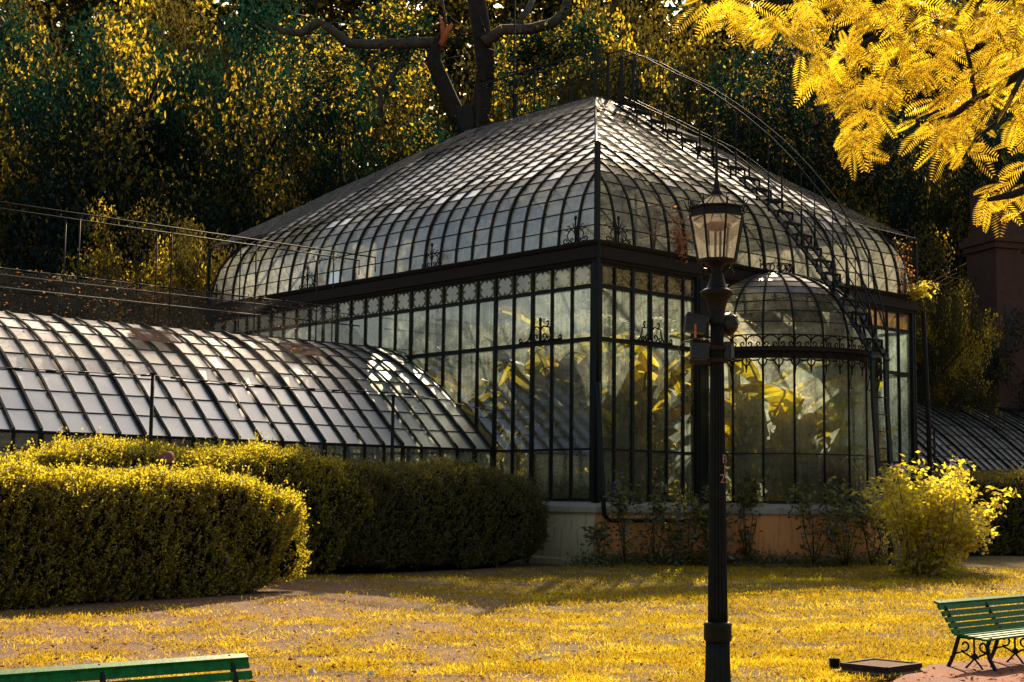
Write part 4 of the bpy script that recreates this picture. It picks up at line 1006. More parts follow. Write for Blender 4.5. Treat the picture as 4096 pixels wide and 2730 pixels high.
# the old forked tree with a broken limb
def old_tree():
    p = on_ground(1930, 64); root = empty('old_forked_tree', p, 'huge old forked tree with a torn orange stump on its broken limb', 'tree', 'trees behind the plant house')
    A = lambda x, y, d=69: tuple(at(x, y, d-5)); t = MB()
    t.tube([(p[0], p[1], 0), A(1930, 1200), A(1905, 800), A(1870, 560), A(1850, 430)], [.75, .62, .56, .52, .46], 10)
    t.tube([A(1870, 600), A(1925, 430, 69.3), A(1945, 280, 69.5), A(1925, 120, 69.5), A(1895, -60, 70), A(1890, -300, 70)], [.50, .44, .42, .42, .40, .3], 10)
    t.tube([A(1860, 540), A(1800, 400), A(1735, 250), A(1745, 165), A(1775, 130)], [.44, .36, .34, .24, .12], 10)
    t.build('trunk', BARK, root)
    l = MB()
    l.tube([A(1740, 170), A(1600, 175), A(1480, 178), A(1400, 175), A(1330, 125), A(1280, 90), A(1200, 135), A(1130, 125), A(1060, 90)], [.24, .25, .22, .22, .20, .19, .17, .13, .08], 9)
    l.tube([A(1935, 170), A(2010, 120), A(2120, 118), A(2210, 95), A(2260, 50), A(2275, -30), A(2260, -150)], [.26, .24, .24, .24, .22, .17, .12], 9)
    l.tube([A(2060, 110, 70), A(2110, 40, 71), A(2150, -40, 72)], [.16, .15, .12], 7)
    l.tube([A(1785, 130), A(1780, 60), A(1765, -20)], [.06, .05, .04], 6)
    l.tube([A(1650, 215), A(1590, 270), A(1550, 340), A(1520, 380), A(1525, 470)], [.07, .09, .1, .12, .14], 6)
    l.tube([A(1520, 380), A(1480, 330), A(1500, 200)], [.09, .07, .05], 6)
    l.build('limbs', BARK_PALE, root)
    s = MB(); s.tube([A(1765, 180, 68.6), A(1790, 120, 68.6), A(1810, 95, 68.6)], [.14, .15, .05], 7); s.tube([A(1772, 165, 68.6), A(1768, 95, 68.6), A(1758, 60, 68.6)], [.1, .09, .02], 5)
    s.build('torn_wood', WOUND, root)
    rg = np.random.default_rng(5); P = []
    for px, py, dd, r, c in ((2090, 330, 64.5, 1.2, 1300), (2170, 230, 64.5, 1.1, 1100), (1560, 330, 66, 1.3, 1100), (1380, 290, 66, 1.3, 1200), (1210, 230, 66, 1.2, 900), (1560, 60, 66, 1.4, 1200), (2290, 190, 64, 1.5, 1600), (1690, 560, 63.5, 1.0, 900), (2010, 640, 63, .9, 900), (1780, 700, 63, 1.0, 900)):
        cc = at(px, py, dd)
        for _ in range(5):
            q = cc+rg.normal(size=3)*r*.55; P.append(q+rg.normal(size=(c//5, 3))*np.array([.55, .55, .38]))
    P = np.concatenate(P); V, F = leaves(P, norm(rg.normal(size=P.shape)+[0, 0, -.5]), .17+.14*rg.random(len(P)), .10+.06*rg.random(len(P)))
    link_mesh('crown', np_mesh('crown', V-ORG[root.name], F, [LEAF_BG[0]]), root)
    tw = MB()
    for _ in range(60):
        b = at(rg.uniform(1100, 2300), rg.uniform(60, 260), 64); e = b+rg.normal(size=3)*np.array([.9, .9, .9]); tw.tube([tuple(b), tuple((b+e)/2+rg.normal(size=3)*.15), tuple(e)], [.03, .02, .008], 4)
    tw.build('twigs', BARK, root)
    return root
old_tree()
# mauve blossom sprays on the tree right of the stair
bl = []
for px, py in ((2950, 430), (3030, 470), (3060, 520), (3090, 410), (3110, 530), (3010, 380), (3230, 505), (3260, 520), (3320, 460), (3330, 610), (3420, 590), (3500, 540), (3520, 600), (3285, 620), (3470, 700), (2990, 500), (3110, 240), (3140, 200), (3180, 230)):
    for _ in range(7): bl.append(at(px+random.gauss(0, 22), py+random.gauss(0, 20), 80+random.random()))
bl = np.array(bl); k = np.repeat(np.arange(len(bl)), 5); D = norm(RNG.normal(size=(len(k), 3))); V, F = leaves(bl[k], D, .16, .06)
p0 = on_ground(3150, 81); fl = empty('blossoming_tree', p0, 'slender dark tree carrying mauve blossom right of the stairway', 'tree', 'trees behind the plant house')
link_mesh('blossoms', np_mesh('blossoms', V-p0, F, [PETAL]), fl)['kind'] = 'stuff'
m_ = MB().tube([tuple(p0), tuple(at(3160, 1000, 81)), tuple(at(3200, 600, 81)), tuple(at(3110, 300, 81))], [.25, .2, .14, .05], 7); m_.tube([tuple(at(3180, 700, 81)), tuple(at(3400, 600, 80)), tuple(at(3520, 560, 80))], [.12, .07, .03], 6); m_.tube([tuple(at(3200, 640, 81)), tuple(at(3060, 520, 80.5)), tuple(at(2960, 440, 80.5))], [.10, .06, .03], 6); m_.build('trunk', BARK, fl)
k = RNG.choice(len(bl), 9000); Pq = bl[k]+RNG.normal(size=(9000, 3))*np.array([1.1, 1.1, .9]); Dq = norm(RNG.normal(size=(9000, 3))+[0, 0, -.8]); V, F = leaves(Pq, Dq, .28, .12)
link_mesh('crown', np_mesh('crown', V-p0, F, [LEAF_BG[2]]), fl)
# far wood
n = 130000; fh = norm(np.array([CF[0], CF[1], 0])); rh = np.array([fh[1], -fh[0], 0])
lat = (RNG.random(n)-.5)*130; P = np.array([CAM[0], CAM[1], 0])+fh*(118+RNG.random((n, 1))*14)+rh*lat[:, None]
P[:, 2] = RNG.random(n)**.7*(48+2*np.sin(lat*.3)+3*np.sin(lat*.8)); D = norm(RNG.normal(size=(n, 3))); V, F = leaves(P, D, .9+.6*RNG.random(n), .6)
o = link_mesh('far_wood', np_mesh('far_wood', V, F, [LEAF_BG[1], LEAF_BG[0]], (RNG.random(len(F)) < .45).astype(int)), None, (0, 0, 0)); tag(o, 'distant dark wood closing off the sky behind all the trees', 'wood', kind='stuff')

# ------------------------------------------------------------------ brick tower
tw = at(4010, 1400, 73); t0 = np.array([tw[0], tw[1], 0])
tow = empty('brick_tower', t0, 'dark brick water tower half hidden by trees at the right edge', 'tower')
u_ = norm(rh+fh*.35); v_ = np.array([-u_[1], u_[0], 0])
def obox(mb, c, a, b, z0, z1, mi=0):
    q = [c-u_*a-v_*b, c+u_*a-v_*b, c+u_*a+v_*b, c-u_*a+v_*b]
    mb.add([(x[0], x[1], z0) for x in q]+[(x[0], x[1], z1) for x in q], [(3, 2, 1, 0), (4, 5, 6, 7), (0, 1, 5, 4), (1, 2, 6, 5), (2, 3, 7, 6), (3, 0, 4, 7)], mi)
m_ = MB(); obox(m_, t0, 1.15, 1.15, 0, 14.2); m_.build('shaft', BRICK, tow)
m_ = MB(); obox(m_, t0, 1.3, 1.3, 14.2, 14.5); obox(m_, t0, 1.42, 1.42, 14.5, 14.8); obox(m_, t0, 1.28, 1.28, 14.8, 15.0); m_.build('cornice', BRICK, tow)
m_ = MB(); obox(m_, t0, 1.0, 1.0, 15.0, 17.5); m_.build('upper_stage', BRICK, tow)
m_ = MB()
for z0, z1 in ((9.3, 11.4),): obox(m_, t0-v_*1.14-u_*.5, .22, .03, z0, z1)
m_.build('arched_niche', BLACK, tow)

# ------------------------------------------------------------------ plants inside
_ps = np.array([p[0] for p in PROF]); _pz = np.array([p[1] for p in PROF])
def inside_local(V, loc, rz, s, wing_=False):
    """keep foliage inside the glass: returns local coordinates"""
    c, q = math.cos(rz), math.sin(rz); V = np.asarray(V, float)*s
    X = V[:, 0]*c-V[:, 1]*q+loc[0]; Y = V[:, 0]*q+V[:, 1]*c+loc[1]; Z = V[:, 2]+loc[2]
    if wing_:
        Y = np.clip(Y, YW0+.12, 2*YC-YW0-.12); d = np.minimum(Y-YW0, 2*YC-YW0-Y); Z = np.minimum(Z, np.interp(d, [p[0] for p in WP], [p[1] for p in WP])-.15)
    else:
        X = np.clip(X, .10, WX-.10); Y = np.minimum(Y, WY-.1); dx = X-CX; r = np.hypot(dx, np.minimum(Y, 0)); inbay = np.abs(dx) < BR-.15
        lim = np.where(inbay, -np.sqrt(np.maximum((BR-.12)**2-dx**2, 0)), .10); Y = np.maximum(Y, lim)
        d = np.minimum(np.minimum(X, WX-X), np.minimum(np.maximum(Y, 0), WY-Y)); zr = np.where(Y < 0, 5.9+np.maximum(0, 2.4-.9*np.hypot(dx, Y)*.9), np.interp(d, _ps, _pz)-.2); Z = np.minimum(Z, zr)
    X -= loc[0]; Y -= loc[1]; Z -= loc[2]
    return np.stack([(X*c+Y*q)/s, (-X*q+Y*c)/s, Z/s], 1)
def unique_fit(root, loc, rz, s, wing_=False):
    for ch in root.children:
        me = ch.data.copy(); ch.data = me; V = np.empty(len(me.vertices)*3, np.float32); me.vertices.foreach_get('co', V)
        me.vertices.foreach_set('co', inside_local(V.reshape(-1, 3), loc, rz, s, wing_).astype(np.float32).ravel()); me.update()
def banana_leaf(mb, o, az, L, W, lift, mi=0, tear=.3, rg=random, twist=0.):
    """large paddle leaf on a short stalk, folded on its midrib"""
    n = 12; d = np.array([math.cos(az), math.sin(az), 0]); s = np.array([-math.sin(az), math.cos(az), 0]); pts = []
    p = np.array(o, float); a = lift
    for i in range(n+1):
        pts.append(p.copy()); p = p+(d*math.cos(a)+np.array([0, 0, math.sin(a)]))*L/n; a -= (lift+.5)/n*(.4+1.2*i/n)
    for i in range(2, n):
        f0 = math.sin(math.pi*min(1, (i-2)/(n-2)*.97+.02))**.55*W/2; f1 = math.sin(math.pi*min(1, (i-1)/(n-2)*.97+.02))**.55*W/2
        for q in (-1, 1):
            f0q, f1q = f0, f1
            if rg.random() < tear: f0q *= rg.uniform(.4, .85)
            if rg.random() < tear*.5: continue
            sd = s*q*math.cos(twist)+np.array([0, 0, -.28-.5*abs(math.sin(twist))]); sd = sd/np.linalg.norm(sd)
            mb.add([pts[i], pts[i+1], pts[i+1]+sd*f1q, pts[i]+sd*f0q], [(0, 1, 2, 3)], mi)
    mb.tube(pts, [.035*(1-.8*i/n) for i in range(n+1)], 5, 2)
def banana(seed, h, nl, mi0):
    rg = random.Random(seed); root = empty('banana_plant', (0, 0, 0)); s = MB()
    s.tube([(0, 0, 0), (rg.uniform(-.1, .1), rg.uniform(-.1, .1), h*.35), (rg.uniform(-.15, .15), rg.uniform(-.15, .15), h*.62)], [.16, .13, .09], 8)
    s.build('stem', BSTEM, root, world=False); l = MB()
    for k in range(nl):
        az = k*2.4+rg.uniform(-.4, .4); banana_leaf(l, (0, 0, h*rg.uniform(.36, .60)), az, rg.uniform(1.9, 2.9), rg.uniform(.62, .95), rg.uniform(.7, 1.35), mi0 if rg.random() < .75 else 1-mi0, .18, rg, rg.uniform(-1, 1))
    l.build('leaves', [LEAF_BANANA, LEAF_BANANA2, BSTEM], root, world=False); return root
def palm(seed, h):
    rg = random.Random(seed); root = empty('palm', (0, 0, 0)); s = MB()
    s.tube([(0, 0, 0), (.1, .05, h*.3), (.05, .1, h*.6)], [.14, .11, .08], 8); s.build('trunk', BSTEM, root, world=False)
    l = MB()
    for k in range(13):
        az = k*2.4+rg.uniform(-.3, .3); d = np.array([math.cos(az), math.sin(az), 0]); s_ = np.array([-d[1], d[0], 0]); p = np.array([.05, .1, h*.58]); a = rg.uniform(.5, 1.4); L = rg.uniform(1.8, 2.6); n = 16; pts = []
        for i in range(n+1): pts.append(p.copy()); p = p+(d*math.cos(a)+np.array([0, 0, math.sin(a)]))*L/n; a -= .12
        l.tube(pts, [.02*(1-.8*i/n) for i in range(n+1)], 4, 1)
        for i in range(3, n+1):
            ll = .5*math.sin(math.pi*min(.98, (i+1)/(n+2)))
            for q in (-1, 1):
                b = pts[i]; t = b+(s_*q*.8+d*.45+np.array([0, 0, -.25]))*ll; w_ = d*.022
                l.add([b-w_, b+w_, t], [(0, 1, 2)], 0)
    l.build('fronds', [LEAF_PALM, BSTEM], root, world=False); return root
def bush(seed, h, r, mat, n=900, leaf=.16, name='foliage_plant', up=.5, ring=False):
    rg = np.random.default_rng(seed); root = empty(name, (0, 0, 0)); m = MB(); P = []; Dd = []
    for k in range(9 if not ring else 1):
        a = rg.random()*6.28; e = np.array([math.cos(a)*r*.6*rg.random(), math.sin(a)*r*.6*rg.random(), h*(.6+.4*rg.random())])
        m.tube([(0, 0, 0), tuple(e*.5+[.05, 0, 0]), tuple(e)], [.02, .014, .006], 4)
        q = rg.random(n//9 if not ring else n); P.append(e*(.25+.75*q[:, None])+rg.normal(size=(len(q), 3))*r*.28)
    P = np.concatenate(P)
    if ring: D = norm(np.stack([rg.normal(size=len(P)), rg.normal(size=len(P)), np.abs(rg.normal(size=len(P)))*.5+.2], 1)); P = P*.15+np.array([0, 0, h*.7])
    else: D = norm(rg.normal(size=P.shape)+[0, 0, up])
    V, F = leaves(P, D, leaf*(.6+.8*rg.random(len(P))), leaf*.42*(.7+.6*rg.random(len(P))))
    m.build('stems', STEM, root, world=False); link_mesh('leaves', np_mesh('leaves', V, F, [mat]), root); return root
def place(o, x, y, z, rz, s, label, cat, group):
    o.location = (x, y, z); o.rotation_euler = (0, 0, rz); o.scale = (s, s, s); tag(o, label, cat, group); unique_fit(o, (x, y, z), rz, s, 'wing' in label and 'inside the wing' in label)
protoB = [banana(21, 5.4, 8, 0), banana(22, 4.6, 7, 0), banana(23, 5.8, 8, 1)]
Bspots = [ # x,y,proto,scale,label
 (1.5, 1.0, 0, 1.0, 'bright yellow banana plant just inside the corner post, front side'),
 (3.0, 1.1, 1, 1.12, 'tall yellow banana plant behind the front pediment'),
 (3.6, 2.4, 0, .95, 'banana plant behind the dark pillar left of the bay'),
 (6.1, -.9, 1, 1.12, 'torn yellow banana plant behind the left panes of the bay'),
 (7.3, .9, 2, 1.0, 'green banana plant in the middle of the bay'),
 (9.2, -.4, 0, .92, 'yellow banana plant behind the right panes of the bay'),
 (1.1, 2.9, 2, .95, 'shaded green banana plant behind the side pediment'),
 (1.3, 4.7, 0, .9, 'orange tinged banana plant where the wing meets the side wall'),
 (2.2, 6.6, 2, .95, 'dim green banana plant behind the side wall above the wing'),
 (13.2, 1.6, 0, 1.0, 'yellow banana plant behind the amber panes at the right corner'),
 (3.3, 4.2, 2, 1.1, 'tall dim banana plant deep behind the corner'),
 (5.0, 2.8, 0, 1.1, 'yellow banana plant deep between pillar and bay'),
 (.8, .8, 0, .8, 'low yellow banana plant pressed against the panes at the corner post'),
 (2.4, .9, 0, .75, 'low bright banana plant under the front pediment'),
 (8.3, -1.0, 0, .95, 'bright banana plant right of the middle of the bay'),
 (5.7, -.2, 0, .85, 'low banana plant at the left jamb of the bay')]
usedp = set()
for i, (x, y, k, s, lab) in enumerate(Bspots):
    o = copy_tree(protoB[k])
    place(o, x, y, .5, i*1.9+.4, s*(1.28 if i < 12 else 1), lab, 'banana plant', 'banana plants inside the plant house')
pp = palm(31, 8.2)
for i, (x, y, s, lab) in enumerate([(3.2, 8.6, 1.0, 'palm with orange tipped fronds behind the side wall, mid way'), (2.6, 12.2, 1.1, 'dim palm under the far left part of the curved roof'),
    (4.6, 5.8, 1.35, 'tall palm whose fronds touch the roof glass near the corner'), (9.8, 5.0, 1.35, 'palm under the roof glass behind the stairway'), (5.2, 14.5, 1.2, 'palm at the far end under the curved roof')]):
    o = copy_tree(pp); place(o, x, y, .5, i*1.3, s, lab, 'palm', 'palms inside the plant house')
bs = [bush(41, 2.0, .9, LEAF_WEED, 900, .2), bush(42, 1.4, .8, LEAF_SHRUB, 800, .17), bush(43, .9, .5, LEAF_CORDY, 160, .42, ring=True), bush(44, 2.4, .8, LEAF_BANANA, 500, .26), bush(45, 4.6, .9, LEAF_BANANA, 700, .42), bush(46, 4.0, .8, LEAF_WEED, 900, .24)]
Ss = [(.7, .7, 1, 'small yellow leaved shrub inside the glass at the corner post'), (2.2, .6, 3, 'large leaved yellow plant inside the front wall by the pediment'), (3.2, .6, 1, 'yellow shrub low inside the glass left of the pillar'),
 (3.8, .7, 0, 'green shrub inside beside the dark pillar'), (5.3, -1.2, 1, 'yellow shrub low in the bay beside the left jamb'), (6.4, -2.2, 2, 'dark red rosette plant low in the bay'), (7.1, -2.4, 2, 'orange red rosette plant at the middle of the bay'),
 (8.2, -2.1, 0, 'green shrub low in the right half of the bay'), (9.3, -1.6, 3, 'big leaved plant at the right jamb of the bay'), (.7, 1.9, 0, 'dark shrub inside the side wall near the corner'), (.7, 3.2, 3, 'large leaved plant inside the side wall by the hedge'),
 (.8, 4.2, 1, 'orange lit shrub behind the foot of the wing roof'), (12.8, .8, 1, 'yellow shrub inside the far right panes'), (14.2, .6, 3, 'big leaved plant behind the last pane at right'), (7.8, -1.4, 3, 'tall leafy plant in the centre of the bay'),
 (1.6, 2.2, 0, 'green shrub between the banana plants behind the corner'),
 (1.0, .9, 4, 'tall golden foliage right behind the corner post panes'), (2.6, 1.5, 4, 'tall golden foliage behind the front wall under the scroll frieze'), (3.7, 1.3, 5, 'tall dark green foliage beside the pillar inside'),
 (1.2, 3.6, 5, 'tall dark green foliage inside the side wall, third strip past the pediment'), (.9, 2.3, 4, 'golden foliage inside the side wall under its pediment'), (5.6, -.6, 5, 'dark green climber inside the left of the bay'),
 (8.6, -1.2, 4, 'golden foliage filling the right half of the bay'), (6.3, -1.6, 4, 'golden foliage filling the left half of the bay'), (2.0, 5.6, 5, 'dark foliage inside the side wall above the wing roof foot'), (14.0, 1.2, 4, 'golden foliage behind the last panes at right')]
used = set()
for i, (x, y, k, lab) in enumerate(Ss):
    o = copy_tree(bs[k]); place(o, x, y, .5 if k != 2 else 1.4, i*1.1, 1.0 if k != 2 else 1.3, lab, 'plant', 'leafy plants inside the plant house')
# under the wing
for i in range(9):
    x = -2.2-2.15*i; o = copy_tree(bs[(0, 3, 1)[i % 3]]); place(o, x, 5.2+(i % 2)*.8, .4, i*2.1, .95, ['yellow plant', 'dim plant', 'tall leafy plant'][i % 3]+' inside the wing, number %s along from the plant house' % ['one', 'two', 'three', 'four', 'five', 'six', 'seven', 'eight', 'nine'][i], 'plant', 'plants inside the long wing')

for proto in protoB+[pp]+bs:
    for ch in list(proto.children): bpy.data.objects.remove(ch)
    bpy.data.objects.remove(proto)
for o in list(bpy.data.objects):                       # give the first of each kind its plain name back
    pass

# ------------------------------------------------------------------ weeds and shrubs outside
def weed(seed, x, y, h, spread, label, mat=LEAF_WEED, n=420, leaf=.17, flowers=0, lean=(0, 0), name='weed_plant', lo=.35):
    rg = np.random.default_rng(seed); root = empty(name, (x, y, 0), label, 'plant', 'weeds along the foot of the plant house'); m = MB(); P = []; fw = []
    for k in range(6):
        a = rg.random()*6.28; e = np.array([math.cos(a)*spread*(.3+.7*rg.random())+lean[0], math.sin(a)*spread*.5*rg.random()+lean[1], h*(.65+.35*rg.random())])
        mid = e*np.array([.55, .55, .5])+rg.normal(size=3)*.10; m.tube([(0, 0, 0), tuple(mid), tuple(e)], [.018, .012, .005], 4)
        for _ in range(5):
            q = .35+.6*rg.random(); b = mid*(1-q)+e*q; t = b+rg.normal(size=3)*np.array([.28, .2, .14])+[0, 0, .12]; m.tube([tuple(b), tuple(t)], [.007, .003], 3)
            c = n//60; P.append(b+(t-b)*rg.random((c, 1))+rg.normal(size=(c, 3))*.05)
        c = n//12; q = (lo+(1-lo)*rg.random((c, 1))**.8); P.append(np.where(q < .5, mid*q*2, mid*(2-2*q)+e*(2*q-1))+rg.normal(size=(c, 3))*np.array([.20, .16, .10])*spread)
        if k < flowers: fw.append(e+np.array([0, 0, .02]))
    P = np.concatenate(P); D = norm(rg.normal(size=P.shape)*[1, 1, .45]+[0, 0, -.15]); V, F = leaves(P, D, leaf*(.6+.7*rg.random(len(P))), leaf*.5*(.7+.5*rg.random(len(P))))
    m.build('stems', STEM, root, world=False); link_mesh('leaves', np_mesh('leaves', V, F, [mat]), root)
    if fw:
        fw = np.array(fw); k = np.repeat(np.arange(len(fw)), 24); P = fw[k]+rg.normal(size=(len(k), 3))*np.array([.025, .025, .10]); V, F = leaves(P, norm(rg.normal(size=P.shape)), .05, .03)
        link_mesh('flowers', np_mesh('flowers', V, F, [VIOLET]), root)
    return root
W_ = [(.1, -1.0, 2.3, .7, 2, 'straggly weed with violet spikes at the corner of the plant house'), (1.1, -1.1, 2.0, .9, 0, 'wide leafy weed in front of the front plinth near the corner'), (2.3, -1.2, 2.2, 1.0, 1, 'leafy weed in front of the horizontal downpipe'),
 (3.3, -1.2, 1.9, .8, 0, 'thin weed just left of the lamp column, by the plinth'), (4.4, -1.5, 2.5, .6, 2, 'weed with a violet flower beside the dark pillar'), (5.1, -3.2, 2.3, 1.0, 1, 'dark leafy weed by the left curve of the bay'),
 (5.9, -3.7, 2.4, 1.1, 1, 'tall bushy weed before the bay, right of the lamp'), (6.6, -4.0, 1.9, 1.0, 0, 'low dark weed below the middle of the bay'), (7.0, -4.3, 2.5, 1.1, 0, 'golden topped weed before the bay and left of the ladder'), (8.2, -4.4, 2.2, .9, 1, 'yellow green weed tangled at the foot of the ladder'),
 (1.7, -1.5, .9, .6, 0, 'low seedling clump before the front plinth'), (-.5, -.7, 1.2, .4, 0, 'bare twiggy seedling at the left edge of the grey plinth'),
 (2.9, -1.6, 1.2, .8, 0, 'low dark weed under the horizontal downpipe'), (5.5, -3.9, 1.4, .9, 0, 'low leafy weed left of the middle of the bay')]
for i, (x, y, h, sp, fl_, lab) in enumerate(W_): weed(60+i, x, y, h, sp, lab, flowers=fl_, n=400 if h > 1.5 else 200, mat=LEAF_WEED if i not in (8, 9) else LEAF_SHRUB, lo=.10)
# undergrowth strip
n = 9000; t = RNG.random(n); base = np.stack([np.where(t < .4, -1+13*t, 4.2+(t-.4)*11), np.zeros(n), np.zeros(n)], 1)
a = math.pi+math.pi*np.clip((base[:, 0]-4.2)/6.6, 0, 1); base[:, 1] = np.where(base[:, 0] < 4.2, -.55, 0); isb = base[:, 0] >= 4.2
base[isb, 0] = CX+3.45*np.cos(a[isb]); base[isb, 1] = 3.45*np.sin(a[isb]); base += RNG.normal(size=(n, 3))*np.array([.2, .28, 0]); base[:, 2] = np.abs(RNG.normal(size=n))*.13
V, F = leaves(base, norm(RNG.normal(size=(n, 3))+[0, 0, .6]), .10, .045); o = link_mesh('undergrowth', np_mesh('undergrowth', V, F, [LEAF_WEED]), None, (0, 0, 0)); tag(o, 'low dark undergrowth along the foot of the plinth', 'undergrowth', kind='stuff')
# sunny shrub right of the ladder
def sunny():
    root = empty('sunny_shrub', (3.9, -7.4, 0), 'brilliant yellow leaved shrub right of the ladder foot', 'shrub'); rg = np.random.default_rng(9); m = MB(); P = []
    o = np.array([7.6, -6.2, 0])
    for k in range(34):
        e = np.array([rg.normal()*.72+.15, rg.normal()*.6-.1, 1.3+1.35*rg.random()]); mid = e*[.4, .4, .5]+rg.normal(size=3)*.06
        b0 = np.array([rg.normal()*.28, rg.normal()*.22, 0]); e = e*np.array([1.15, 1, .75+.45*rg.random()])+b0; mid = b0+(e-b0)*.5+rg.normal(size=3)*.12; m.tube([tuple(b0), tuple(mid), tuple(e)], [.022, .014, .006], 4); c = 250; q = rg.random((c, 1))**.6; P.append(b0*(1-q)+(np.where(q < .5, mid, e)-b0)*q+b0*q+rg.normal(size=(c, 3))*np.array([.17, .17, .13]))
    P = np.concatenate(P); D = norm(rg.normal(size=P.shape)*[1, 1, .6]+[0, 0, -.25]); V, F = leaves(P, D, .10+.10*rg.random(len(P)), .065+.04*rg.random(len(P)))
    m.tube([(-.6, -.5, .0), (-.1, -.6, .25), (.7, -.5, .75), (.9, -.3, 1.3)], [.05, .045, .03, .015], 6)
    m.build('stems', TWIG, root, world=False); link_mesh('leaves', np_mesh('leaves', V, F, [LEAF_SHRUB]), root)
    P = P[::90]; k = np.repeat(np.arange(len(P)), 10); V, F = leaves(P[k]+rg.normal(size=(len(k), 3))*[.02, .02, .07], norm(rg.normal(size=(len(k), 3))), .05, .03); link_mesh('flowers', np_mesh('flowers', V, F, [VIOLET]), root)
sunny()
# plants rooted in the gutter
def gutter_plant(name, x, y, z, label, n, h, sp, mat, leaf, lean, seed, nl):
    rg = np.random.default_rng(seed); root = empty(name, (x, y, z), label, 'plant'); m = MB(); P = []
    for k in range(n):
        e = np.array([rg.normal()*sp+lean[0]*rg.random(), rg.normal()*.15+lean[1]*rg.random(), h*(.4+.6*rg.random())]); p = [np.zeros(3)]
        for j in range(1, 5): p.append(e*j/4+rg.normal(size=3)*.06)
        m.tube([tuple(v) for v in p], [.018, .013, .010, .007, .004], 4)
        for _ in range(4):
            b = p[rg.integers(1, 5)]; t = b+rg.normal(size=3)*np.array([.3, .15, .22]); m.tube([tuple(b), tuple(t)], [.006, .003], 3)
        c = nl; q = rg.random((c, 1)); P.append(e*q+rg.normal(size=(c, 3))*.10)
    P = np.concatenate(P); V, F = leaves(P, norm(rg.normal(size=P.shape)+[0, 0, -.6]), leaf, leaf*.4); m.build('twigs', TWIG, root, world=False)
    link_mesh('leaves', np_mesh('leaves', V, F, [mat]), root)
gutter_plant('gutter_seedling', 14.4, -.2, 8.56, 'reddish dry twiggy growth on the cornice at the right corner', 9, 2.1, .3, LEAF_DRY, .09, (0, 0), 1, 26)
gutter_plant('gutter_vine', 14.7, -.25, 8.56, 'yellow leaved vine spilling from the cornice at the right corner', 9, .55, .5, LEAF_SHRUB, .16, (.7, -.3), 2, 45)
gutter_plant('gutter_branch', 15.2, -.3, 8.75, 'pale bare branch reaching out right of the cornice', 5, 1.0, .3, LEAF_DRY, .06, (2.9, -.9), 3, 3)
gutter_plant('gutter_seedling', 2.05, -.2, 8.56, 'dry twigs on the cornice right of the corner mast', 6, 1.7, .25, LEAF_DRY, .05, (0, 0), 4, 8)
gutter_plant('gutter_vine', 3.15, -.2, 8.5, 'orange dead fern hanging over the cornice beside the lantern', 6, 1.5, .14, LEAF_DRY, .12, (0, 0), 5, 60)

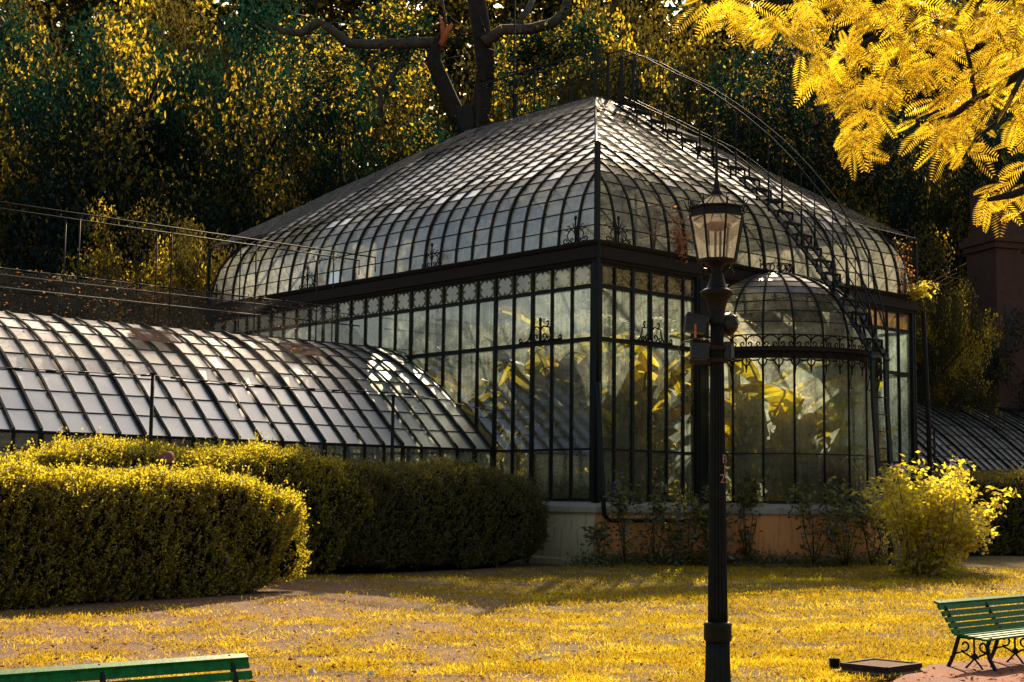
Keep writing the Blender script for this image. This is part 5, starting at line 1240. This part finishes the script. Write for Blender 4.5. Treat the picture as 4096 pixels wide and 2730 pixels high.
# ------------------------------------------------------------------ golden overhanging tree
def jacaranda():
    p0 = on_ground(5600, 14.0); root = empty('overhanging_tree', p0, 'golden feathery leaved tree whose boughs hang into the upper right', 'tree'); rg = np.random.default_rng(77)
    A = lambda x, y, d: at(x, y, d)
    tr = MB().tube([tuple(p0), tuple(A(5500, 1400, 14)), tuple(A(5300, 600, 14)), tuple(A(5200, -200, 14.3))], [.24, .2, .17, .12], 10); tr.build('trunk', BARK, root)
    br = MB()
    Bs = [[(5250, 500, 14), (4700, 420, 14), (4096, 290, 14.3), (3900, 400, 14.5), (3800, 470, 14.6), (3700, 560, 14.8)],
          [(5200, -100, 14.3), (4500, -200, 14.6), (4000, -120, 14.8), (3660, 50, 15), (3600, 130, 15), (3480, 160, 15), (3400, 210, 15.1), (3330, 280, 15.2)],
          [(3660, 50, 15), (3620, 10, 15), (3560, -60, 15)], [(3560, -60, 15), (3300, -80, 15.5), (3080, 30, 15.6), (2980, 60, 15.6)],
          [(3600, 130, 15), (3590, 220, 15), (3540, 300, 15.1), (3510, 400, 15.2), (3440, 500, 15.3)], [(3900, 400, 14.5), (3880, 250, 14.6), (3840, 120, 14.7)],
          [(4096, 290, 14.3), (4000, 480, 14), (3900, 560, 14), (3850, 640, 14)], [(4700, 420, 14), (4250, 700, 13.6), (4050, 780, 13.6), (3950, 800, 13.6)], [(4000, -120, 14.8), (3950, 60, 14.9), (4020, 170, 14.9)], [(4500, 600, 13.8), (4200, 950, 13.8), (4080, 1010, 13.8)]]
    for b in Bs:
        n = len(b); big = b[0][0] > 4400
        br.tube([tuple(A(*q)) for q in b], [(.07 if big else .022)*(1-i/n)+.006 for i in range(n)], 6)
    br.build('boughs', BARK, root)
    blobs = [(2900, 40, 110, 50, 9), (3060, 90, 90, 50, 9), (2830, 20, 60, 30, 4), (3120, 130, 60, 40, 4), (3350, 180, 90, 70, 12), (3240, 250, 60, 50, 7), (3440, 60, 110, 50, 12), (3560, 230, 110, 80, 17), (3700, 160, 110, 90, 18), (3680, 260, 70, 50, 8),
             (3270, 300, 60, 50, 6), (3230, 310, 40, 30, 4), (3400, 400, 70, 50, 10), (3460, 470, 80, 60, 11), (3390, 550, 50, 50, 7), (3480, 340, 70, 40, 8), (3850, 60, 110, 60, 15), (3960, 150, 90, 90, 14), (4040, 60, 60, 60, 9), (3990, 330, 90, 80, 13),
             (3880, 380, 80, 60, 12), (3800, 470, 90, 60, 13), (3720, 520, 70, 50, 9), (3820, 590, 70, 40, 7), (4050, 480, 60, 70, 9), (3950, 790, 70, 40, 7), (4040, 760, 60, 50, 7), (4080, 560, 40, 60, 5), (4090, 860, 40, 30, 4), (3380, -10, 120, 30, 8), (3620, 20, 90, 40, 10), (3180, 20, 90, 30, 6), (4085, 1010, 20, 20, 3), (4060, 240, 60, 60, 10)]
    P = []; D = []; L = []; S0 = []
    rach = MB()
    for cx, cyy, sx, sy, n in blobs:
        for _ in range(int(n*1.9)):
            px = cx+rg.normal()*sx*.50+30; py = cyy+rg.normal()*sy*.62-12; b = A(px, py, 14.6+rg.normal()*.45)
            # leaf axis: fan outwards, drooping
            dx = (px-cx)/sx*.6+rg.normal()*.8-.35; dy = abs(rg.normal())*.6+.15; d = norm(CR*dx-CU*dy*(.8)+CF*rg.normal()*.45); ln = .17+.22*rg.random()
            nrm_ = norm(np.cross(d, norm(np.cross(CF*.8+np.array([0, 0, .9])+rg.normal(size=3)*.5, d)))); side = norm(np.cross(d, nrm_)); m = 13
            tt = (np.arange(m)+1)/(m+.5)
            for s in (-1, 1):
                ctr = b+d*ln*tt[:, None]; ctr[:, 2] -= .10*ln*tt**2*1.5
                P.append(ctr); D.append(np.tile(norm(side*s+d*.55), (m, 1))); L.append((.25*ln*np.sin(np.pi*(.12+.8*tt))+.012)); S0.append(np.tile(d, (m, 1)))
    P = np.concatenate(P); D = np.concatenate(D); L = np.concatenate(L)[:, None]; S = np.concatenate(S0)
    W = .0072; V = np.stack([P, P+D*L*.5+S*W, P+D*L, P+D*L*.5-S*W], 1).reshape(-1, 3); F = np.arange(len(V)).reshape(-1, 4)
    link_mesh('leaves', np_mesh('leaves', V-p0, F, [LEAF_GOLD]), root)
jacaranda()

# ------------------------------------------------------------------ street lamp
LP = at(2868, 1365, 13.7); LPX, LPY = LP[0], LP[1]
def lampz(py, d=13.7): 
    a = at(2868, py, d); return a[2]
def lamp():
    root = empty('street_lamp', (LPX, LPY, 0), 'dark fluted iron lamp post with glass lantern before the bay', 'street lamp'); Z = lampz; px = 13.7/_f
    root.rotation_euler = (0, 0, 0)
    R = lambda w: w*px/2
    zc0, zc1 = Z(2552), Z(2482)
    # base/pedestal
    MB().lathe([(R(140), 0), (R(136), .03), (R(110), .045), (R(104), Z(2700)), (R(99), Z(2640)), (R(97), zc0)], 48, (LPX, LPY, 0), 0, True, .18, 14).build('pedestal', LAMPIRON, root)
    MB().lathe([(R(92), zc0-.01), (R(104), zc0), (R(110), zc0+.02), (R(108), zc1-.03), (R(112), zc1-.015), (R(104), zc1), (R(86), zc1+.01)], 32, (LPX, LPY, 0)).build('collar', LAMPIRON, root)
    fl = MB(); pr = []
    for i in range(24):
        q = i/23; pr.append((R(79-27*q), zc1+(Z(1300)-zc1)*q))
    fl.lathe(pr, 96, (LPX, LPY, 0), 0, True, .26, 16); fl.build('column', LAMPIRON, root)
    cap = [(R(52), Z(1300)), (R(62), Z(1290)), (R(60), Z(1275)), (R(62), Z(1262)), (R(70), Z(1230)), (R(90), Z(1200)), (R(118), Z(1182)), (R(134), Z(1176)), (R(132), Z(1165)), (R(110), Z(1158)), (R(80), Z(1148)), (R(66), Z(1125)), (R(58), Z(1110)), (R(54), Z(1100)), (R(44), Z(1080)), (R(46), Z(1062)), (R(72), Z(1052)), (R(80), Z(1046))]
    MB().lathe(cap, 40, (LPX, LPY, 0), 0, True).build('capital', LAMPIRON, root)
    # lantern
    zb, zt, zr = Z(1040), Z(858), Z(765); rb, rt = R(158), R(226); rc = R(212); a0 = .20+math.atan2(CR[1], CR[0]); n = 8
    c = lambda a, r, z: (LPX+r*math.cos(a), LPY+r*math.sin(a), z)
    fr = MB()
    for k in range(n):
        a = a0+2*math.pi*k/n; b = a0+2*math.pi*(k+1)/n
        fr.bar(c(a, rb, zb), c(a, rt, zt), .016, .016); fr.bar(c(a, rb, zb), c(b, rb, zb), .018, .024); fr.bar(c(a, rt, zt), c(b, rt, zt), .018, .026)
        fr.bar(c(a, R(226), Z(825)), c(b, R(226), Z(825)), .02, .014)
    fr.build('lantern_frame', LAMPIRON, root)
    for k in range(n):
        a = a0+2*math.pi*k/n; b = a0+2*math.pi*(k+1)/n; MB().add([c(a, rb, zb), c(b, rb, zb), c(b, rt, zt), c(a, rt, zt)], [(0, 1, 2, 3)]).build('lantern_pane', LANTERN, root)
    fb = MB()
    for k in range(n):
        a = a0+2*math.pi*k/n; b = a0+2*math.pi*(k+1)/n
        fb.add([c(a, R(222), zt), c(b, R(222), zt), c(b, R(214), Z(825)), c(a, R(214), Z(825))], [(0, 1, 2, 3)])
        # little curled finials at the corners
        fb.tube([c(a, R(222), Z(845)), c(a, R(240), Z(835)), c(a, R(262), Z(815)), c(a, R(276), Z(800)), c(a, R(290), Z(802))], .006, 5)
        fb.tube([c(a, R(226), Z(835)), c(a, R(238), Z(812)), c(a, R(236), Z(790)), c(a, R(250), Z(780))], .006, 5)
    fb.build('lantern_band', LAMPIRON, root)
    rf = MB(); ro = MB()
    for k in range(n):
        a = a0+2*math.pi*k/n; b = a0+2*math.pi*(k+1)/n
        rf.add([c(a, R(196), Z(822)), c(b, R(196), Z(822)), c(b, R(40), zr), c(a, R(40), zr)], [(0, 1, 2, 3)]); ro.bar(c(a, R(200), Z(822)), c(a, R(40), zr), .010, .010)
    rf.build('lantern_roof', LANTERN, root); ro.build('roof_ribs', LAMPIRON, root)
    MB().lathe([(R(46), zr-.01), (R(48), Z(757)), (R(30), Z(748)), (R(24), Z(735)), (R(26), Z(728)), (R(14), Z(705)), (R(13), Z(640)), (R(7), Z(560)), (R(2), Z(425))], 14, (LPX, LPY, 0)).build('finial', LAMPIRON, root)
    # drum of the burner and the bottom plate
    MB().lathe([(R(150), zb-.02), (R(156), zb), (R(60), zb+.005)], 16, (LPX, LPY, 0)).build('lantern_floor', LAMPIRON, root)
    dm = MB(); dm.lathe([(R(128), Z(872)), (R(110), Z(895)), (R(70), Z(912)), (R(10), Z(918))], 16, (LPX, LPY, 0)); dm.build('reflector', mat_simple('burner_white', (.55, .42, .30), .5), root)
    dm = MB()
    for q in (-1, 1): dm.tube([c(a0+q*1.4, R(56), zb), c(a0+q*1.4, R(64), zt)], .012, 6)
    dm.build('inner_rods', LAMPIRON, root)
    for k in range(4):
        a = a0+.4+math.pi/2*k; MB().tube([c(a, R(64), Z(1090)), c(a, R(100), Z(1070)), c(a, R(150), Z(1062)), c(a, R(172), Z(1075)), c(a, R(160), Z(1088))], .012, 5).build('scroll_arm', LAMPIRON, root)
    # stencilled marks on the shaft
    for txt, py in (('B', 1840), ('J', 1880), ('29', 1918)):
        cu = bpy.data.curves.new('mark', 'FONT'); cu.body = txt; cu.size = .115; cu.extrude = .002; cu.align_x = 'CENTER'
        t = bpy.data.objects.new('stencil_mark', cu); COL.objects.link(t)
        ang = math.atan2(CAM[1]-LPY, CAM[0]-LPX)+.82; rr_ = R(80)
        t.rotation_euler = (math.pi/2, 0, ang+math.pi/2); t.location = (LPX+rr_*math.cos(ang), LPY+rr_*math.sin(ang), Z(py)-.035)
        dg = bpy.context.evaluated_depsgraph_get(); me = bpy.data.meshes.new_from_object(t.evaluated_get(dg)); mw = t.matrix_basis.copy()
        bpy.data.objects.remove(t); me.transform(mw); me.transform(Matrix.Translation((-LPX, -LPY, 0)))
        # wrap the marks round the shaft
        for v in me.vertices:
            vx = Vector((v.co.x, v.co.y)); l = vx.length; 
            if l > 1e-6: v.co.x *= rr_*1.0/l; v.co.y *= rr_*1.0/l
        me.materials.clear(); me.materials.append(PAINTMARK); o = link_mesh('stencil_mark', me, root)
    return root
lamp()
def gear():
    cr = CR; up_ = np.array([0, 0, 1.]); px = 13.7/_f
    def P(x, y, f=0): return np.array([LPX, LPY, 0])+norm(np.array([CR[0], CR[1], 0]))*((x-2868)*px)+norm(np.array([CF[0], CF[1], 0]))*f+up_*lampz(y)
    e1 = norm(np.array([CR[0], CR[1], 0])); e2 = norm(np.array([CF[0], CF[1], 0]))
    def hexa(mb, c, a, b, h, tilt=0, mi=0):
        ex = e1*math.cos(tilt)+up_*math.sin(tilt); ez = -e1*math.sin(tilt)+up_*math.cos(tilt)
        q = [c+ex*i*a/2+e2*j*b/2+ez*k*h/2 for k in (-1, 1) for i, j in ((-1, -1), (1, -1), (1, 1), (-1, 1))]
        mb.add(q, [(3, 2, 1, 0), (4, 5, 6, 7), (0, 1, 5, 4), (1, 2, 6, 5), (2, 3, 7, 6), (3, 0, 4, 7)], mi)
    r = empty('floodlight', P(2780, 1310), 'boxy black floodlight with an orange edge on the left of the lamp post', 'floodlight')
    m = MB(); hexa(m, P(2780, 1300), .19, .16, .15, -.12); hexa(m, P(2790, 1268), .21, .18, .02, -.28); m.build('housing', BLACK, r)
    m = MB(); hexa(m, P(2776, 1330, -.09), .022, .01, .13); m.build('edge_strip', ORANGE, r)
    m = MB(); m.tube([P(2830, 1275), P(2868, 1278)], .012, 6); m.build('arm', BLACK, r)
    r = empty('horn_speaker', P(2910, 1290), 'round dark floodlight facing away on the right of the lamp post', 'floodlight')
    m = MB(); ax = norm(e1*.75+e2*.9-up_*.1); c0 = P(2905, 1290, .06); x_ = norm(np.cross(ax, up_)); y_ = np.cross(x_, ax); vs = []; prof = [(.03, -.06), (.07, -.03), (.105, .02), (.11, .06), (.10, .065)]
    for rr_, t in prof:
        for k in range(20): vs.append(c0+ax*t+(x_*math.cos(k*math.pi/10)+y_*math.sin(k*math.pi/10))*rr_)
    m.add(vs, [(i*20+k, i*20+(k+1) % 20, (i+1)*20+(k+1) % 20, (i+1)*20+k) for i in range(4) for k in range(20)]+[tuple(range(20))[::-1], tuple(range(80, 100))], 0, True)
    m.build('housing', BLACK, r); m = MB()
    for k in range(0, 20, 2): m.tube([c0+ax*.0+(x_*math.cos(k*math.pi/10)+y_*math.sin(k*math.pi/10))*.108, c0+ax*.07+(x_*math.cos(k*math.pi/10)+y_*math.sin(k*math.pi/10))*.118], .006, 4)
    m.tube([P(2875, 1280), c0], .012, 6); m.build('bracket', BLACK, r)
    r.name = 'round_floodlight'; ORG[r.name] = np.array(r.location)
    r = empty('junction_box', P(2800, 1415), 'black cable box strapped to the left of the lamp post below the floodlight', 'junction box')
    m = MB(); hexa(m, P(2798, 1408), .165, .12, .15, -.03); m.build('housing', BLACK, r); m = MB(); hexa(m, P(2798, 1452), .19, .15, .03, -.06); m.tube([P(2790, 1450), P(2850, 1462), P(2866, 1500)], .022, 6); m.build('rusty_bracket', IRON_RUST, r)
    m = MB(); m.tube([P(2752, 1440), P(2720, 1420), P(2712, 1395), P(2735, 1370), P(2780, 1356), P(2830, 1362)], .006, 5); m.tube([P(2840, 1362), P(2800, 1350), P(2765, 1358), P(2760, 1382)], .005, 5); m.build('cable', BLACK, r)
    r = empty('control_box', P(2920, 1410), 'small grey box on the right of the lamp post', 'junction box')
    m = MB(); hexa(m, P(2912, 1405), .07, .10, .17); m.build('housing', BLACK, r); m = MB(); hexa(m, P(2926, 1408, -.06), .03, .02, .13); m.build('cover', mat_simple('grey_plastic', (.10, .10, .09), .5), r); m = MB(); m.tube([P(2890, 1440), P(2952, 1448)], .007, 5); m.build('rod', IRON, r)
    r = empty('clamp_band', P(2868, 1440), 'rusty steel bands round the lamp post below the boxes', 'clamp')
    m = MB()
    for y in (1445, 1395): c = P(2868, y); m.lathe([(.088, -.02), (.092, -.015), (.092, .015), (.088, .02)], 24, tuple(c))
    m.build('bands', IRON_RUST, r)
gear()

# ------------------------------------------------------------------ benches
def bench(L):
    root = empty('park_bench', (0, 0, 0))
    BP = [(-.185, .655, .30, .062), (-.160, .612, 1.15, .055), (-.118, .548, 1.20, .05), (-.078, .487, 1.22, .05), (-.042, .430, 1.25, .05), (-.012, .375, 1.3, .048)]
    for y, z, tilt, wd in BP:
        d = np.array([0, -math.cos(tilt), math.sin(tilt)]); nn = np.array([0, math.sin(tilt), math.cos(tilt)])
        mb = MB(); q = []
        for x in (0, L):
            q += [np.array([x, y, z])+d*a*wd/2+nn*b*.011 for a, b in ((-1, -1), (1, -1), (1, 1), (-1, 1))]
        mb.add(q, [(0, 1, 2, 3), (7, 6, 5, 4), (0, 4, 5, 1), (1, 5, 6, 2), (2, 6, 7, 3), (3, 7, 4, 0)]); 
        for x in (.12, L/2, L-.12): mb.ball((x, y-.005-.012*math.sin(tilt), z+.012*math.cos(tilt)), .008, 6)
        mb.build('back_slat', GREEN, root, world=False)
    for k in range(5):
        y = .035+.075*k; z = .335+.012*math.cos(k*.9)-(.01 if k == 4 else 0); MB().box((0, y-.03, z-.011), (L, y+.03, z+.011)).build('seat_slat', GREEN, root, world=False)
    for x in (.12, L/2, L-.12):
        m = MB()
        m.path([(x, -.19, .64), (x, -.15, .60), (x, -.09, .49), (x, -.03, .39), (x, .01, .33)], .035, .022, up=(1, 0, 0))
        m.path([(x, .0, .32), (x, .36, .315)], .035, .022, up=(1, 0, 0))
        m.path([(x, .0, .33), (x, -.03, .24), (x, -.07, .12), (x, -.13, 0)], .032, .03, up=(1, 0, 0))
        m.path([(x, .34, .32), (x, .31, .24), (x, .33, .12), (x, .40, 0)], .032, .03, up=(1, 0, 0))
        sc = lambda pts: m.tube([(x, a, b) for a, b in pts], .011, 5)
        sc(spiral(.06, .235, .06, .02, -2.2, 3.2)); sc(spiral(.27, .235, .06, .02, 5.3, 0)); sc([(-.06, .14), (.03, .17), (.10, .14), (.165, .10), (.23, .14), (.30, .17)]); sc([(.165, .11), (.11, .05), (.06, .0)]); sc([(.165, .11), (.22, .05), (.26, .0)]); sc([(.165, .1), (.165, .3)])
        m.ball((x, .165, .13), .035, 8)
        m.build('cast_iron_frame', IRON, root, world=False)
    return root
b1 = bench(2.0)
def zplane(px, py, z):
    d = CF*_f+CR*(px-2048)-CU*(py-1365); t = (z-CAM[2])/d[2]; return CAM+d*t
def set_bench(b, near, far, end):
    """near/far: two points of the top slat; `end` (0 or 1) says which of them is an end of the bench"""
    A = zplane(*near, .655); B = zplane(*far, .655); d = norm(A-B); d[2] = 0; ang = math.atan2(d[1], d[0])
    P = (A-d*2.0) if end == 0 else B
    b.location = (P[0]+math.sin(ang)*-.185, P[1]+math.cos(ang)*.185, .02); b.rotation_euler = (0, 0, ang)
set_bench(b1, (3745, 2420), (4096, 2391), 0)
tag(b1, 'green slatted bench at the right edge with its scrolled iron legs in view', 'bench', 'park benches')
b2 = copy_tree(b1); set_bench(b2, (0, 2712), (985, 2640), 1)
tag(b2, 'green bench of which only the top back slats show at lower left', 'bench', 'park benches')

# ------------------------------------------------------------------ small things
c_ = np.array([-14.93, -18.62, 0]); mh = empty('access_cover', c_, 'square rusty hatch cover on the ground near the right bench', 'hatch cover')
q = [(-15.22, -18.40), (-15.20, -18.92), (-14.58, -18.90), (-14.60, -18.36)]
m = MB(); m.add([(x, y, .02) for x, y in q]+[(x, y, .09) for x, y in q], [(4, 5, 6, 7), (0, 1, 5, 4), (1, 2, 6, 5), (2, 3, 7, 6), (3, 0, 4, 7)]); m.build('lid', mat_simple('rusty_plate', (.10, .045, .028), .95, 6), mh)
m = MB(); 
for i in range(4):
    a, b = q[i], q[(i+1) % 4]; m.bar((*a, .08), (*b, .08), .035, .045)
m.build('rim', IRON_RUST, mh)
m = MB(); m.add([(x+(x+14.9)*.25, y+(y+18.65)*.25, .03) for x, y in q]+[(x, y, .035) for x, y in q], [(0, 1, 5, 4), (1, 2, 6, 5), (2, 3, 7, 6), (3, 0, 4, 7)]); m.build('concrete_surround', CONCRETE, mh)
pc = zplane(3338, 2672, .02); o = MB().lathe([(.052, 0), (.052, .105), (.056, .105), (.056, .118), (.044, .118), (.044, .03), (.001, .03)], 20, (pc[0], pc[1], 0)).build('pipe_stub', LAMPIRON, None, (pc[0], pc[1], 0)); tag(o, 'short open grey pipe stub in the grass left of the hatch cover', 'pipe')
# brick pier with a tied bar behind the hedge
br = empty('brick_pier', (-13.3, -.9, 0), 'broken red brick pier with a black bar tied on top, behind the hedge', 'brick pier')
MB().box((-13.85, -1.1, 0), (-12.75, -.6, 2.2)).build('pier', BRICKRED, br)
MB().tube([(-13.1, -.85, 2.2), (-13.1, -.85, 2.32), (-13.0, -.85, 2.46), (-12.95, -.85, 2.52)], [.22, .2, .14, .04], 7).build('broken_top', BRICKRED, br)
MB().path([(-14.1, -1.14, 2.14), (-13.3, -1.14, 2.27), (-12.2, -1.14, 2.2)], .03, .09).build('bar', BLACK, br)
MB().tube([(-12.78, -1.2, 2.32), (-12.72, -1.2, 2.2), (-12.86, -1.2, 2.06)], .018, 5).build('tie', LAMPIRON, br)
for i, (px, py, s) in enumerate(((3020, 2620, .05), (1250, 2690, .05), (1480, 2700, .04))):
    p = zplane(px, py, .03); rg = random.Random(i); m = MB(); k = 7
    m.add([(p[0]+s*math.cos(6.28*j/k)*rg.uniform(.6, 1.2), p[1]+s*.7*math.sin(6.28*j/k), .02+rg.uniform(0, .04)) for j in range(k)]+[(p[0], p[1], .07)], [(j, (j+1) % k, k) for j in range(k)])
    o = m.build('paper_scrap', WHITE, None, (p[0], p[1], 0)); tag(o, ['white scrap of paper on the lawn right of the lamp post', 'white scrap right of the left bench', 'small white scrap further right of the left bench'][i], 'litter', 'scraps on the lawn')
